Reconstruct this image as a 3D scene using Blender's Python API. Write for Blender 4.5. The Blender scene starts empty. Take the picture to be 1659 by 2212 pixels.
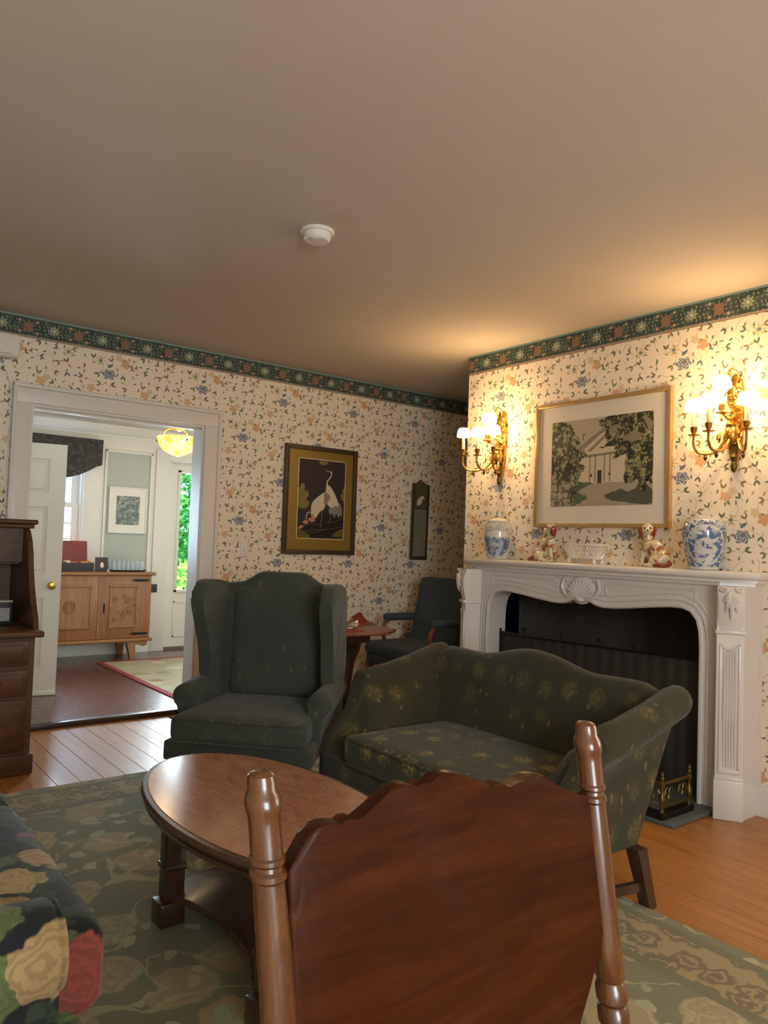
import bpy, bmesh, math, random
from mathutils import Vector, Matrix
random.seed(7)
PI = math.pi
S = bpy.context.scene
C = S.collection

def lin(h):
    if isinstance(h, str):
        h = h.lstrip('#'); h = [int(h[i:i+2], 16) / 255 for i in (0, 2, 4)]
    return tuple((c / 12.92 if c <= .04045 else ((c + .055) / 1.055) ** 2.4) for c in h) + (1.0,)

# ------------------------------------------------------------------ camera
CAM_H = 1.25
YAW, PITCH, ROLL, FPX = .660720044, .0408314879, .0344372774, 1635.87
fw = Vector((math.sin(YAW) * math.cos(PITCH), math.cos(YAW) * math.cos(PITCH), math.sin(PITCH)))
rt = Vector((math.cos(YAW), -math.sin(YAW), 0)); up = rt.cross(fw)
r2 = rt * math.cos(ROLL) + up * math.sin(ROLL); u2 = up * math.cos(ROLL) - rt * math.sin(ROLL)
cd = bpy.data.cameras.new('camera'); cam = bpy.data.objects.new('camera', cd); C.objects.link(cam)
cd.sensor_fit = 'VERTICAL'; cd.sensor_height = 24.0; cd.lens = FPX / 2212 * 24.0
cd.clip_start = .05; cd.clip_end = 200
cam.matrix_world = Matrix(((r2.x, u2.x, -fw.x, 0), (r2.y, u2.y, -fw.y, 0), (r2.z, u2.z, -fw.z, CAM_H), (0, 0, 0, 1)))
S.camera = cam

# ------------------------------------------------------------------ sky, sun, window and fill light, exposure
w = bpy.data.worlds.new('sky'); S.world = w; w.use_nodes = True
bg = w.node_tree.nodes['Background']; bg.inputs[0].default_value = (.36, .74, 1.0, 1); bg.inputs[1].default_value = 1.3
def light(name, kind, loc, energy, col, rot=(0, 0, 0), size=None, sy=None, rad=None):
    d = bpy.data.lights.new(name, kind); d.energy = energy; d.color = col
    if kind == 'AREA':
        d.shape = 'RECTANGLE'; d.size = size; d.size_y = sy or size
    if rad is not None:
        if kind == 'SUN': d.angle = rad
        else: d.shadow_soft_size = rad
    o = bpy.data.objects.new(name, d); C.objects.link(o); o.location = loc; o.rotation_euler = rot
    return o
sun = light('sun', 'SUN', (0, 0, 20), 5.0, (1, .95, .85), rad=.02)
sun.rotation_euler = Vector((-.25, .62, -.75)).to_track_quat('-Z', 'Y').to_euler()
# added fill lights at two unseen windows; daylight through hall window and glazed door
light('front_fill_light', 'AREA', (.15, -1.93, 1.55), 36.0, (.90, .96, 1.0), rot=(PI / 2 - math.radians(14), 0, 0), size=1.15, sy=1.15)  # fill light added behind the camera to brighten the back wall
light('right_warm_fill_light', 'AREA', (3.93, -.45, 1.52), 15.0, (1.0, .78, .55), rot=(0, PI / 2 - math.radians(30), 0), size=1.2, sy=1.25)  # warm fill added out of view on the right
light('hall_window_daylight', 'AREA', (1.86, 8.02, 1.55), 50.0, (.66, .82, 1.0), rot=(-PI / 2, 0, 0), size=.75, sy=1.1)
light('hall_door_daylight', 'AREA', (3.6, 8.10, 1.3), 50.0, (.80, .92, 1.0), rot=(-PI / 2, 0, 0), size=.55, sy=1.25)
vs = S.view_settings
vs.view_transform = 'Standard'; vs.look = 'None'; vs.gamma = 1.0; vs.use_curve_mapping = False
vs.exposure = 1.36
S.cycles.adaptive_threshold = .05; S.cycles.max_bounces = 6; S.cycles.diffuse_bounces = 4; S.cycles.transparent_max_bounces = 12

# ------------------------------------------------------------------ node expression helper
class X:
    def __init__(s, g, sock): s.g, s.s = g, sock
    def _b(s, op, o, r=False):
        return s.g.m(op, o, s) if r else s.g.m(op, s, o)
    def __add__(s, o): return s._b('ADD', o)
    def __radd__(s, o): return s._b('ADD', o)
    def __sub__(s, o): return s._b('SUBTRACT', o)
    def __rsub__(s, o): return s._b('SUBTRACT', o, True)
    def __mul__(s, o): return s._b('MULTIPLY', o)
    def __rmul__(s, o): return s._b('MULTIPLY', o)
    def __truediv__(s, o): return s._b('DIVIDE', o)
    def __neg__(s): return s._b('MULTIPLY', -1.0)
class G:
    def __init__(g, name):
        g.mat = bpy.data.materials.new(name); g.mat.use_nodes = True
        g.nt = g.mat.node_tree; g.n = g.nt.nodes; g.l = g.nt.links
        g.bsdf = g.n['Principled BSDF']; g.out = g.n['Material Output']
    def put(g, inp, v):
        if isinstance(v, X): g.l.new(v.s, inp)
        else: inp.default_value = v
    def m(g, op, a, b=None, c=None):
        n = g.n.new('ShaderNodeMath'); n.operation = op
        for i, v in enumerate((a, b, c)):
            if v is not None: g.put(n.inputs[i], v)
        return X(g, n.outputs[0])
    def sin(g, a): return g.m('SINE', a)
    def cos(g, a): return g.m('COSINE', a)
    def abs(g, a): return g.m('ABSOLUTE', a)
    def floor(g, a): return g.m('FLOOR', a)
    def frac(g, a): return g.m('FRACT', a)
    def mn(g, a, b): return g.m('MINIMUM', a, b)
    def mx(g, a, b): return g.m('MAXIMUM', a, b)
    def sqrt(g, a): return g.m('SQRT', a)
    def atan2(g, a, b): return g.m('ARCTAN2', a, b)
    def len2(g, a, b): return g.sqrt(a * a + b * b)
    def step(g, x, lo, hi):
        n = g.n.new('ShaderNodeMapRange'); n.interpolation_type = 'SMOOTHSTEP'; n.clamp = True
        g.put(n.inputs[0], x); n.inputs[1].default_value = lo; n.inputs[2].default_value = hi
        return X(g, n.outputs[0])
    def pos(g):
        n = g.n.new('ShaderNodeNewGeometry'); return g.sep(X(g, n.outputs['Position']))
    def obj(g, sock=False):
        n = g.n.new('ShaderNodeTexCoord'); o = X(g, n.outputs['Object']); return o if sock else g.sep(o)
    def sep(g, v):
        n = g.n.new('ShaderNodeSeparateXYZ'); g.put(n.inputs[0], v); return [X(g, n.outputs[i]) for i in range(3)]
    def vec(g, a, b=0.0, c=0.0):
        n = g.n.new('ShaderNodeCombineXYZ')
        for i, v in enumerate((a, b, c)): g.put(n.inputs[i], v)
        return X(g, n.outputs[0])
    def white(g, v):
        n = g.n.new('ShaderNodeTexWhiteNoise'); n.noise_dimensions = '3D'; g.put(n.inputs['Vector'], v)
        q = g.n.new('ShaderNodeSeparateColor'); g.l.new(n.outputs['Color'], q.inputs[0])
        return [X(g, q.outputs[i]) for i in range(3)]
    def noise(g, v, scale=5., detail=3., rough=.5, dist=0., color=False):
        n = g.n.new('ShaderNodeTexNoise'); g.put(n.inputs['Vector'], v)
        n.inputs['Scale'].default_value = scale; n.inputs['Detail'].default_value = detail
        n.inputs['Roughness'].default_value = rough; n.inputs['Distortion'].default_value = dist
        return X(g, n.outputs['Color' if color else 'Fac'])
    def voro(g, v, scale=5., rand=1., feature='F1', dim='3D', smooth=None):
        n = g.n.new('ShaderNodeTexVoronoi'); n.voronoi_dimensions = dim; n.feature = feature
        g.put(n.inputs['Vector'], v); n.inputs['Scale'].default_value = scale; n.inputs['Randomness'].default_value = rand
        d = X(g, n.outputs['Distance']); 
        q = g.n.new('ShaderNodeSeparateColor'); g.l.new(n.outputs['Color'], q.inputs[0])
        return d, [X(g, q.outputs[i]) for i in range(3)], X(g, n.outputs['Position'])
    def mix(g, f, a, b):
        n = g.n.new('ShaderNodeMix'); n.data_type = 'RGBA'
        g.put(n.inputs[0], f); g.put(n.inputs[6], a); g.put(n.inputs[7], b)
        return X(g, n.outputs[2])
    def ramp(g, f, stops, interp='LINEAR'):
        n = g.n.new('ShaderNodeValToRGB'); n.color_ramp.interpolation = interp
        e = n.color_ramp.elements
        while len(e) < len(stops): e.new(.5)
        for k, (p, c) in zip(e, stops): k.position = p; k.color = lin(c) if isinstance(c, str) else c
        g.put(n.inputs[0], f); return X(g, n.outputs[0])
    def vadd(g, a, b, op='ADD'):
        n = g.n.new('ShaderNodeVectorMath'); n.operation = op; g.put(n.inputs[0], a); g.put(n.inputs[1], b)
        return X(g, n.outputs[0])
    def vscale(g, a, sc):
        return g.vadd(a, sc, 'MULTIPLY')
    def bump(g, h, strength=.3, dist=.01):
        n = g.n.new('ShaderNodeBump'); n.inputs['Strength'].default_value = strength; n.inputs['Distance'].default_value = dist
        g.put(n.inputs['Height'], h); g.l.new(n.outputs[0], g.bsdf.inputs['Normal'])
    def done(g, color, rough=.6, metal=0., spec=.5, coat=0., sheen=0., alpha=None, trans=0., emit=None, es=0.):
        b = g.bsdf.inputs
        g.put(b['Base Color'], lin(color) if isinstance(color, str) else color)
        g.put(b['Roughness'], rough); g.put(b['Metallic'], metal); b['Specular IOR Level'].default_value = spec
        b['Coat Weight'].default_value = coat; b['Coat Roughness'].default_value = .12
        b['Sheen Weight'].default_value = sheen; b['Transmission Weight'].default_value = trans
        if emit is not None:
            g.put(b['Emission Color'], lin(emit) if isinstance(emit, str) else emit); b['Emission Strength'].default_value = es
        return g.mat
M = {}
def plain(name, col, rough=.6, var=.06, scale=30., bumpy=0., **kw):
    g = G(name); o = g.obj(True); n = g.noise(o, scale, 3)
    c = lin(col); c2 = tuple(max(0, x * (1 - var * 2.2)) for x in c[:3]) + (1,); c3 = tuple(min(1, x * (1 + var * 1.5)) for x in c[:3]) + (1,)
    M[name] = g.done(g.mix(n, c2, c3), rough, **kw)
    if bumpy: g.bump(n, bumpy, .004)
    return M[name]
def wood(name, dark, mid, light, axis=0, scale=1., rough=.35, coat=.2, world=False, var=.25, spec=.5):
    g = G(name)
    if world:
        q = g.n.new('ShaderNodeNewGeometry'); o = X(g, q.outputs['Position'])
    else: o = g.obj(True)
    st = [14. * scale] * 3; st[axis] = 1.1 * scale
    v = g.vscale(o, tuple(st))
    if not world:
        q = g.n.new('ShaderNodeObjectInfo'); rnd = X(g, q.outputs['Random'])
        v = g.vadd(v, g.vec(rnd * 37., rnd * 19., rnd * 53.))
    n1 = g.noise(v, 1.6, 5, .6, 1.2); n2 = g.noise(v, 9., 4, .7)
    f = n1 * .75 + n2 * .3
    c = g.ramp(f, [(.30, dark), (.52, mid), (.74, light)])
    if not world and var:
        c = g.mix(rnd * var, c, lin(dark))
    M[name] = g.done(c, g.m('MULTIPLY_ADD', n2, .15, rough - .07), coat=coat, spec=spec)
    g.bump(n2, .08, .002)
    return M[name]

# ------------------------------------------------------------------ printed paper patterns
def leaf_mask(g, fx, fy, CU, CV, n, m, seed, L, W, kind, prob):
    b = (fy / CV + .5) * float(m); iy = g.floor(b); ly = (b - iy - .5) * (CV / m)
    a = (fx / CU + .5) * float(n) + g.sin(iy * 2.4 + float(seed)) * .5; ix = g.floor(a); lx = (a - ix - .5) * (CU / n)
    h = g.white(g.vec(ix, iy, float(seed)))
    lx = lx - (h[1] - .5) * (.50 * CU / n); ly = ly - (h[2] - .5) * (.50 * CV / m)
    an = h[0] * 6.283; c = g.cos(an); s = g.sin(an)
    rx = lx * c + ly * s; ry = ly * c - lx * s
    if kind == 'v':                       # a pair of leaves on one node, with a stem
        ay = g.abs(ry); qx = rx * .84 + ay * .54; qy = ay * .84 - rx * .54
        qy = qy + (qx - L) * (qx - L) * 9.
        qx = qx - L; k = g.sqrt(g.mx(1. - (qx / L) * (qx / L), 0.)) * W - g.abs(qy)
        mk = g.step(k, -.0006, .0008)
        st = g.step(.0011 - g.abs(ry - rx * rx * 5.), -.0005, .0005) * g.step(g.abs(rx + .010), .012, .011)
        mk = g.mx(mk, st)
    elif kind == 'stem':                  # long thin curved twig
        q = ry - rx * rx * 7. + .008
        mk = g.step(.0010 - g.abs(q), -.0006, .0006) * g.step(g.abs(rx), L, L - .004)
    else:                                 # a single bent leaf
        q = ry - rx * rx * 14.
        k = (1. - (rx / L) * (rx / L)) * W - g.abs(q); mk = g.step(k, -.0006, .0008)
    return mk * g.step(h[2] * .6 + h[1] * .4, 1 - prob, 1 - prob + .01), h
def flower(g, fx, fy, cx, cy, R, n, squash=.8, amp=.16, ph=0.):
    dx = fx - cx; dy = (fy - cy) / squash
    r = g.len2(dx, dy) / R; th = g.atan2(dy, dx)
    edge = g.cos(th * float(n) + ph) * amp + (1 - amp)
    return r / edge, th, r
def wallpaper(name, axis, u0, v0):
    g = G(name); p = g.pos(); CU, CV = .3355, .622
    u = p[0] if axis == 'x' else -p[1]
    s = (u - u0) / CU + .5; i = g.floor(s); fx = (s - i - .5) * CU
    t = (p[2] - v0) / CV + i * .5 + .5; fy = (t - g.floor(t) - .5) * CV
    base = g.mix(g.noise(g.vec(u * 1., p[2], 0.), 2.5, 2), lin('#f0e3ce'), lin('#f4e9d6'))
    col = base
    mk, h = leaf_mask(g, fx, fy, CU, CV, 3, 6, 11, .050, 0, 'stem', .8); col = g.mix(mk * .8, col, lin('#8a8060'))
    mk, h = leaf_mask(g, fx, fy, CU, CV, 6, 11, 3, .0135, .0050, 's', .84)
    col = g.mix(mk, col, g.ramp(h[1], [(0., '#6d7766'), (.25, '#8c8a66'), (.45, '#a88a70'), (.62, '#7c7a78'), (.78, '#b49e68')], 'CONSTANT'))
    mk, h = leaf_mask(g, fx, fy, CU, CV, 4, 7, 8, .0155, .0056, 'v', .80)
    col = g.mix(mk, col, g.ramp(h[1], [(0., '#667366'), (.35, '#80835f'), (.6, '#70747a'), (.8, '#947c66')], 'CONSTANT'))
    # orange and pink blossoms with leaves
    for cx, cy, R, c1, c2 in ((.108, .085, .038, '#cb9268', '#e2b68e'), (-.090, .205, .036, '#ce986c', '#e4be96'), (-.112, -.105, .034, '#ca9e72', '#e6c8a0'), (.062, .122, .030, '#d0ae82', '#e6d2ae'), (-.055, .232, .028, '#d0b088', '#e6d3b2')):
        e, th, r = flower(g, fx, fy, cx, cy, R, 5, .92, .17, 1.)
        rip = g.abs(g.sin(r * 7. + g.sin(th * 5.) * 1.2))
        col = g.mix(g.step(e, 1.0, .93), col, g.mix(g.step(rip, .15, .75), lin(c1), lin(c2)))
    # cream and green lotus
    for cx, cy in ((.07, -.205), (-.06, .085)):
        e, th, r = flower(g, fx, fy, cx, cy, .040, 7, .85, .36, .6)
        rip = g.step(g.abs(g.sin(th * 7. + .6)), .1, .55)
        col = g.mix(g.step(e, 1.0, .9) * .85, col, g.mix(rip * g.step(r, .25, .35), lin('#8f8a52'), lin('#e2d3a2')))
        col = g.mix(g.step(r, .26, .2), col, lin('#7d8499'))
    # blue peony with outlined petals, one leaf above
    e, th, r = flower(g, fx, fy, 0., 0., .052, 6, .74, .13, .3)
    rip = g.abs(g.sin(r * 8.5 + g.sin(th * 6. + .3) * .9 + fy * 40.))
    blue = g.mix(g.step(rip, .45, .85), lin('#5f6a86'), lin('#c6c4c0'))
    blue = g.mix(g.step(g.len2(fx - .004, (fy - .008) * 1.5), .019, .013), blue, lin('#7d7f83'))
    col = g.mix(g.step(e, 1.0, .95), col, blue)
    q = (fx - .006) * .8 + (fy - .058) * .6; q2 = (fy - .058) * .8 - (fx - .006) * .6
    col = g.mix(g.step((1. - (q / .024) * (q / .024)) * .009 - g.abs(q2), -.0006, .0008), col, lin('#6d7d84'))
    M[name] = g.done(col, .7, spec=.3)
def frieze(name, axis, u0, z0, z1):
    g = G(name); p = g.pos(); PU = .3055; zc = (z0 + z1) / 2
    u = p[0] if axis == 'x' else -p[1]
    s = (u - u0) / PU + .5; fx = (s - g.floor(s) - .5) * PU; fy = p[2] - zc
    v = g.vec(u, p[2], 0.)
    col = g.mix(g.step(g.noise(v, 16., 2), .45, .6), lin('#3c4a49'), lin('#4d5c50'))
    mk, h = leaf_mask(g, fx, fy, PU, z1 - z0, 12, 6, 5, .0095, .0042, 's', .8)
    col = g.mix(mk * .8, col, g.ramp(h[1], [(0., '#8d9a82'), (.5, '#a3a184'), (.8, '#7f9488')], 'CONSTANT'))
    ax = g.abs(fx)
    for cx, cy, R in ((.052, .036, .014), (.052, -.034, .015)):
        e, th, r = flower(g, ax, fy, cx, cy, R, 5, .8, .3)
        col = g.mix(g.step(e, 1., .9), col, lin('#c79a86'))
    for cx in (-PU / 2, PU / 2):
        e, th, r = flower(g, fx, fy, cx, 0., .040, 8, .9, .2)
        rip = g.abs(g.sin(r * 8. + g.sin(th * 8.) * .8))
        col = g.mix(g.step(e, 1., .93), col, g.mix(g.step(rip, .2, .7), lin('#5d7068'), lin('#a9b096')))
        col = g.mix(g.step(r, .24, .18), col, lin('#d2c9a6'))
    med = g.step(g.mx(g.abs(fx), g.abs(fy) * .93), .0275, .026)
    rr = g.len2(fx, fy)
    ring = g.step(g.abs(g.sin(rr * 420. + g.abs(fx) * 120.)), .25, .6)
    col = g.mix(med, col, g.mix(ring, lin('#66564a'), lin('#9a755e')))
    top = g.step(p[2], z1 - .0125, z1 - .0115); bot = g.step(p[2], z0 + .0135, z0 + .0125)
    col = g.mix(top, col, lin('#829c97')); col = g.mix(g.step(g.abs(p[2] - (z1 - .0135)), .0012, .0006), col, lin('#35423f'))
    dots = g.step(g.abs(g.sin(u * 260.)), .3, .6)
    col = g.mix(bot, col, g.mix(dots, lin('#8c7b70'), lin('#b39b89'))); col = g.mix(g.step(p[2], z0 + .0022, z0 + .0014), col, lin('#4a3d34'))
    M[name] = g.done(col, .65, spec=.3)
Z_CEIL, Y_BACK, X_BREAST, Y_CORNER = 2.60, 5.12, 3.75, 3.886
wallpaper('wallpaper_back', 'x', 2.281, 2.312)
wallpaper('wallpaper_breast', 'y', -2.90, 2.275)
frieze('frieze_back', 'x', 1.71, 2.463, 2.60)
frieze('frieze_breast', 'y', -2.95, 2.463, 2.60)

# fabrics, rug
def damask(name, ground, ground2, gold, gold2, scale=1., amount=1.):
    g = G(name); o = g.obj(True)
    w1 = g.noise(o, 26., 2, color=True); v = g.vadd(o, g.vscale(w1, (.03, .03, .03)))
    d, c, p = g.voro(v, 7.5 * scale, .35)
    n = g.noise(o, 85., 3, .7)
    ring = g.step(d, .42, .16) * g.step(n, .40, .58)
    col = g.mix(g.noise(o, 9., 3), lin(ground), lin(ground2))
    col = g.mix(ring * (.75 * amount), col, g.mix(c[0], lin(gold), lin(gold2)))
    sv = g.vscale(o, (1., 1., .45)); d2, c2, p2 = g.voro(sv, 24. * scale, .8)
    dash = g.step(d2, .24, .12) * g.step(c2[1], .60, .64)
    col = g.mix(dash * (.55 * amount), col, g.mix(c2[0], lin('#a08a52'), lin('#9a6a4e')))
    M[name] = g.done(col, .9, spec=.2, sheen=.12); g.bump(g.noise(o, 420., 2), .25, .002)
damask('green_damask', '#302f22', '#413e2b', '#6e6230', '#85743a', 1., .65)
damask('dark_damask', '#383d36', '#484c42', '#5f5d46', '#6c664c', 1.1, .45)
damask('gold_damask', '#333425', '#45422a', '#8a7a38', '#a48c42', 1., 1.)
def floral(name):
    g = G(name); o = g.obj(True); w1 = g.noise(o, 11., 3, color=True); v = g.vadd(o, g.vscale(w1, (.11, .11, .11)))
    d, c, p = g.voro(v, 6.2, .8)
    fl = g.step(d, .50, .46); n = g.noise(o, 30., 3)
    pet = g.ramp(c[0], [(0., '#8c463a'), (.22, '#9a8158'), (.42, '#475434'), (.58, '#6c3c44'), (.74, '#a08f5e'), (.88, '#56623a')], 'CONSTANT')
    pet = g.mix(g.step(g.abs(g.sin(d * 22. + n * 9.)), .45, .9) * .30, pet, lin('#3a2a24'))
    col = g.mix(fl, g.mix(g.step(g.noise(o, 16., 3), .5, .58), lin('#15191c'), lin('#2c3a2c')), pet)
    M[name] = g.done(col, .85, spec=.25, sheen=.1); g.bump(g.noise(o, 350., 2), .2, .002)
floral('dark_floral')
def rugmat(name, x0, x1, y0, y1):
    g = G(name); p = g.pos(); v = g.vec(p[0], p[1], 0.)
    w1 = g.noise(v, 7., 3, color=True); vv = g.vadd(v, g.vscale(w1, (.16, .16, 0.)))
    field = g.mix(g.noise(v, 3., 3), lin('#6a6a4c'), lin('#86825e'))
    d, c, q = g.voro(vv, 3.6, .85, dim='2D'); n = g.noise(v, 24., 4, .6)
    fl = g.step(d, .36, .33); inner = g.step(g.abs(g.sin(d * 18. + n * 11.)), .3, .85)
    col = g.mix(fl, field, g.mix(inner * g.step(n, .35, .6), lin('#9a8c64'), g.mix(c[1], lin('#b3a478'), lin('#a3865f'))))
    d2, c2, q2 = g.voro(vv, 8.5, 1., dim='2D'); lf = g.step(d2, .22, .18) * g.step(c2[0], .45, .5)
    col = g.mix(lf, col, g.mix(c2[2], lin('#b5aa82'), lin('#9aa07c')))
    nv = g.noise(vv, 3.2, 1); vine = g.step(g.abs(nv - .5), .010, .006)
    col = g.mix(vine * .8, col, lin('#b2a678'))
    e = g.mn(g.mn(p[0] - x0, x1 - p[0]), g.mn(p[1] - y0, y1 - p[1]))
    band = g.step(e, .34, .335) * g.step(e, .05, .055); band2 = g.step(e, .30, .295) * g.step(e, .09, .095)
    d3, c3, q3 = g.voro(g.vadd(v, g.vscale(g.noise(v, 16., 3, color=True), (.07, .07, 0.))), 8.5, .5, dim='2D'); ros = g.step(g.abs(g.sin(d3 * 12. + n * 7.)), .3, .75)
    col = g.mix(band, col, lin('#6f6a48')); col = g.mix(band2, col, g.mix(ros * g.step(d3, .55, .40), lin('#a08c5c'), lin('#726444')))
    n3 = g.noise(g.vscale(v, (4., 30., 1.)), 20., 2)
    col = g.mix(n3 * .25, col, lin('#7c7664'))
    M[name] = g.done(col, .95, spec=.1, sheen=.15); g.bump(g.noise(v, 500., 2), .4, .003)
RUG = (-.30, 2.42, .25, 3.92)
rugmat('green_rug', *RUG)
# ------------------------------------------------------------------ remaining materials
plain('ceiling_paint', '#cac0b4', .85, .015, 6.)
plain('white_trim', '#e3dfd8', .40, .02, 12.)
plain('hall_white', '#e6e1d6', .55, .02, 10.)
plain('hall_grey', '#b4bab0', .7, .02, 8.)
plain('plaster', '#ddd6ca', .8, .02, 8.)
plain('mantel_white', '#e4dfd9', .28, .02, 20., coat=.3)
plain('firebox_black', '#564c42', .9, .2, 25.)
plain('screen_mesh', '#35302a', .75, .1, 300.)
plain('iron', '#2a2622', .5, .1, 60., metal=.7)
plain('slate', '#5c6560', .55, .12, 14.)
plain('brass_dark', '#7c6a3c', .38, .15, 40., metal=.85)
plain('brass', '#c39a4c', .28, .1, 40., metal=.95)
plain('gold_frame', '#c9a872', .35, .08, 40., metal=.55)
plain('bronze_frame', '#4f4030', .45, .12, 40., metal=.2)
plain('gold_mat', '#9a7f3e', .45, .08, 90., metal=.35)
plain('white_mat', '#ddd5c6', .8, .01, 40.)
plain('white_plastic', '#e8e4de', .4, .01, 20.)
plain('dark_plastic', '#24282b', .4, .05, 20.)
plain('candle_ivory', '#e9d9ad', .5, .03, 30.)
plain('blue_fabric', '#3c4a52', .9, .08, 90., bumpy=.2)
plain('red_lacquer', '#7c2a24', .35, .08, 30.)
plain('purple_card', '#33222e', .5, .08, 30.)
plain('red_paper', '#8e3a30', .6, .06, 30.)
plain('yellow_card', '#d7a436', .6, .06, 30.)
plain('orange_card', '#cf6f2e', .6, .06, 30.)
plain('mirror_glass', '#9a9a86', .25, .02, 10., metal=.35)
plain('olive_panel', '#5b5a3c', .5, .08, 30.)
plain('cream', '#e4d8b8', .5, .05, 30.)
plain('porcelain', '#ece6da', .18, .02, 20., coat=.4)
plain('rust_glaze', '#8e3f26', .18, .2, 60., coat=.5)
plain('leaf_ground', '#5d7a3a', .9, .2, 6.)
plain('asphalt', '#9a9a96', .9, .1, 4.)
plain('bark', '#55483a', .9, .2, 20.)
wood('oak_floor', '#96602e', '#b4783a', '#c48a48', 1, 1., .38, .12)
wood('hall_floor', '#4e3030', '#63403a', '#704a42', 0, 1., .26, .3)
wood('threshold_wood', '#38241e', '#46302a', '#523a30', 0, 1., .35, .2)
wood('oak_desk', '#3c2412', '#5a381d', '#6c4626', 0, 1.4, .48, .05)
wood('chair_oak', '#2a1004', '#3e1a07', '#52280e', 0, 1.2, .30, .0, spec=.16)
wood('post_oak', '#3c200d', '#543016', '#664020', 2, 1.2, .26, .3)
wood('table_edge', '#38241a', '#4a3022', '#5a3c2c', 1, 1., .28, .3)
wood('dark_leg', '#33211a', '#452d20', '#553a2a', 2, 1., .32, .2)
wood('side_table_wood', '#5a2c1a', '#7a4026', '#925232', 0, 1., .3, .3)
wood('sideboard_wood', '#7a4a28', '#9a6638', '#b07c4a', 0, 1., .38, .15)
wood('sideboard_vert', '#7a4a28', '#96623a', '#aa7848', 2, 1., .38, .15)
def pressed():
    g = G('pressed_oak'); o = g.obj(True); v = g.vscale(o, (1.3, 14., 14.)); n1 = g.noise(v, 1.6, 5, .6, 1.2); n2 = g.noise(v, 9., 4, .7)
    M['pressed_oak'] = g.done(g.ramp(n1 * .75 + n2 * .3, [(.30, '#240d03'), (.52, '#361605'), (.74, '#48220b')]), .30, spec=.16)
    sw = g.noise(o, 7., 1, .4, 2.2); g.bump(g.step(g.abs(g.sin(sw * 20.)), .0, .5), .07, .003)
pressed()
def burl():
    g = G('table_veneer'); o = g.obj(True); v = g.vscale(o, (9., 2.5, 9.))
    n = g.noise(v, 3.5, 6, .65, .8); n2 = g.noise(o, 120., 3)
    M['table_veneer'] = g.done(g.ramp(n * .7 + n2 * .3, [(.3, '#8a5a3e'), (.5, '#a8765a'), (.7, '#b98a6c')]), .16, coat=.35)
burl()
def valance():
    g = G('valance_fabric'); o = g.obj(True); n = g.noise(o, 26., 4, .6, 1.5)
    M['valance_fabric'] = g.done(g.mix(g.step(n, .5, .62), lin('#3c3836'), lin('#585250')), .95, sheen=.1)
valance()
def hallrug():
    g = G('hall_rug'); p = g.pos(); v = g.vec(p[0], p[1], 0.); w1 = g.noise(v, 6., 3, color=True)
    d, c, q = g.voro(g.vadd(v, g.vscale(w1, (.2, .2, 0.))), 5., .9, dim='2D')
    col = g.mix(g.step(d, .4, .33), lin('#a89c80'), g.mix(g.step(c[0], .86, .9), g.mix(c[1], lin('#857c62'), lin('#bdb294')), lin('#a05a4a')))
    M['hall_rug'] = g.done(g.mix(g.noise(v, 60., 3) * .4, col, lin('#a79d86')), .95, spec=.1)
hallrug()
plain('rug_red', '#8e2f30', .95, .1, 80.)
def blueware(name, heavy):
    g = G(name); o = g.obj(True); p = g.sep(o)
    th = g.atan2(p[1], p[0]); v = g.vec(g.cos(th) * .08, g.sin(th) * .08, p[2])
    n = g.noise(v, 26., 5, .65, .6); n2 = g.noise(v, 70., 4, .6, 1.)
    pic = g.ramp(n * .6 + n2 * .4, [(.36, '#34507e'), (.47, '#5b76a2'), (.54, '#a9b6c8'), (.62, '#dcdcd6')])
    fill = g.mix(g.step(n2, .47, .52), lin('#4a628e'), lin('#cfd3d4'))
    white = lin('#e0dcd0')
    # oval reserve facing the room
    a0 = g.abs(g.atan2(g.sin(th - math.radians(215)), g.cos(th - math.radians(215))))
    if heavy:
        ov = g.len2(a0 / .95, (p[2] - .125) / .095)
        scene = g.mix(g.step(n, .47, .53), lin('#5b76a2'), lin('#dcdcd6'))
        col = g.mix(g.step(ov, 1.0, .97), fill, scene); col = g.mix(g.step(g.abs(ov - 1.02), .05, .03), col, white)
        col = g.mix(g.step(p[2], .016, .012), col, white); col = g.mix(g.step(p[2], .246, .250), col, white)
    else:
        ov = g.len2(a0 / 1.2, (p[2] - .10) / .085)
        hor = g.step(p[2] + n * .05, .175, .155)
        scene = g.mix(hor, lin('#e6e2d6'), pic)
        scroll = g.mix(g.step(g.abs(n2 - .5), .02, .035), lin('#6a7a96'), white)
        col = g.mix(g.step(ov, 1.0, .97), scroll, scene)
        col = g.mix(g.step(p[2], .010, .007), col, white)
    M[name] = g.done(col, .12, coat=.6)
blueware('blue_white_scene', False); blueware('blue_all_over', True)
def dogglaze():
    g = G('dog_glaze'); o = g.obj(True); n = g.noise(o, 20., 3, .6, .5)
    M['dog_glaze'] = g.done(g.ramp(n, [(.48, '#dccfae'), (.56, '#cbb08a'), (.60, '#a35434'), (.75, '#8e3f26')]), .14, coat=.6)
dogglaze()
def glassmat(name, tint=(.95, .98, 1, 1), rough=.02, mixv=.88):
    g = G(name); t = g.n.new('ShaderNodeBsdfTransparent'); t.inputs[0].default_value = tint
    gl = g.n.new('ShaderNodeBsdfGlossy'); gl.inputs['Roughness'].default_value = rough
    mx = g.n.new('ShaderNodeMixShader'); fr = g.n.new('ShaderNodeFresnel'); fr.inputs[0].default_value = 1.45
    ad = g.m('ADD', X(g, fr.outputs[0]), 1 - mixv - .06); g.l.new(ad.s, mx.inputs[0])
    g.l.new(t.outputs[0], mx.inputs[1]); g.l.new(gl.outputs[0], mx.inputs[2]); g.l.new(mx.outputs[0], g.out.inputs[0]); M[name] = g.mat
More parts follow.
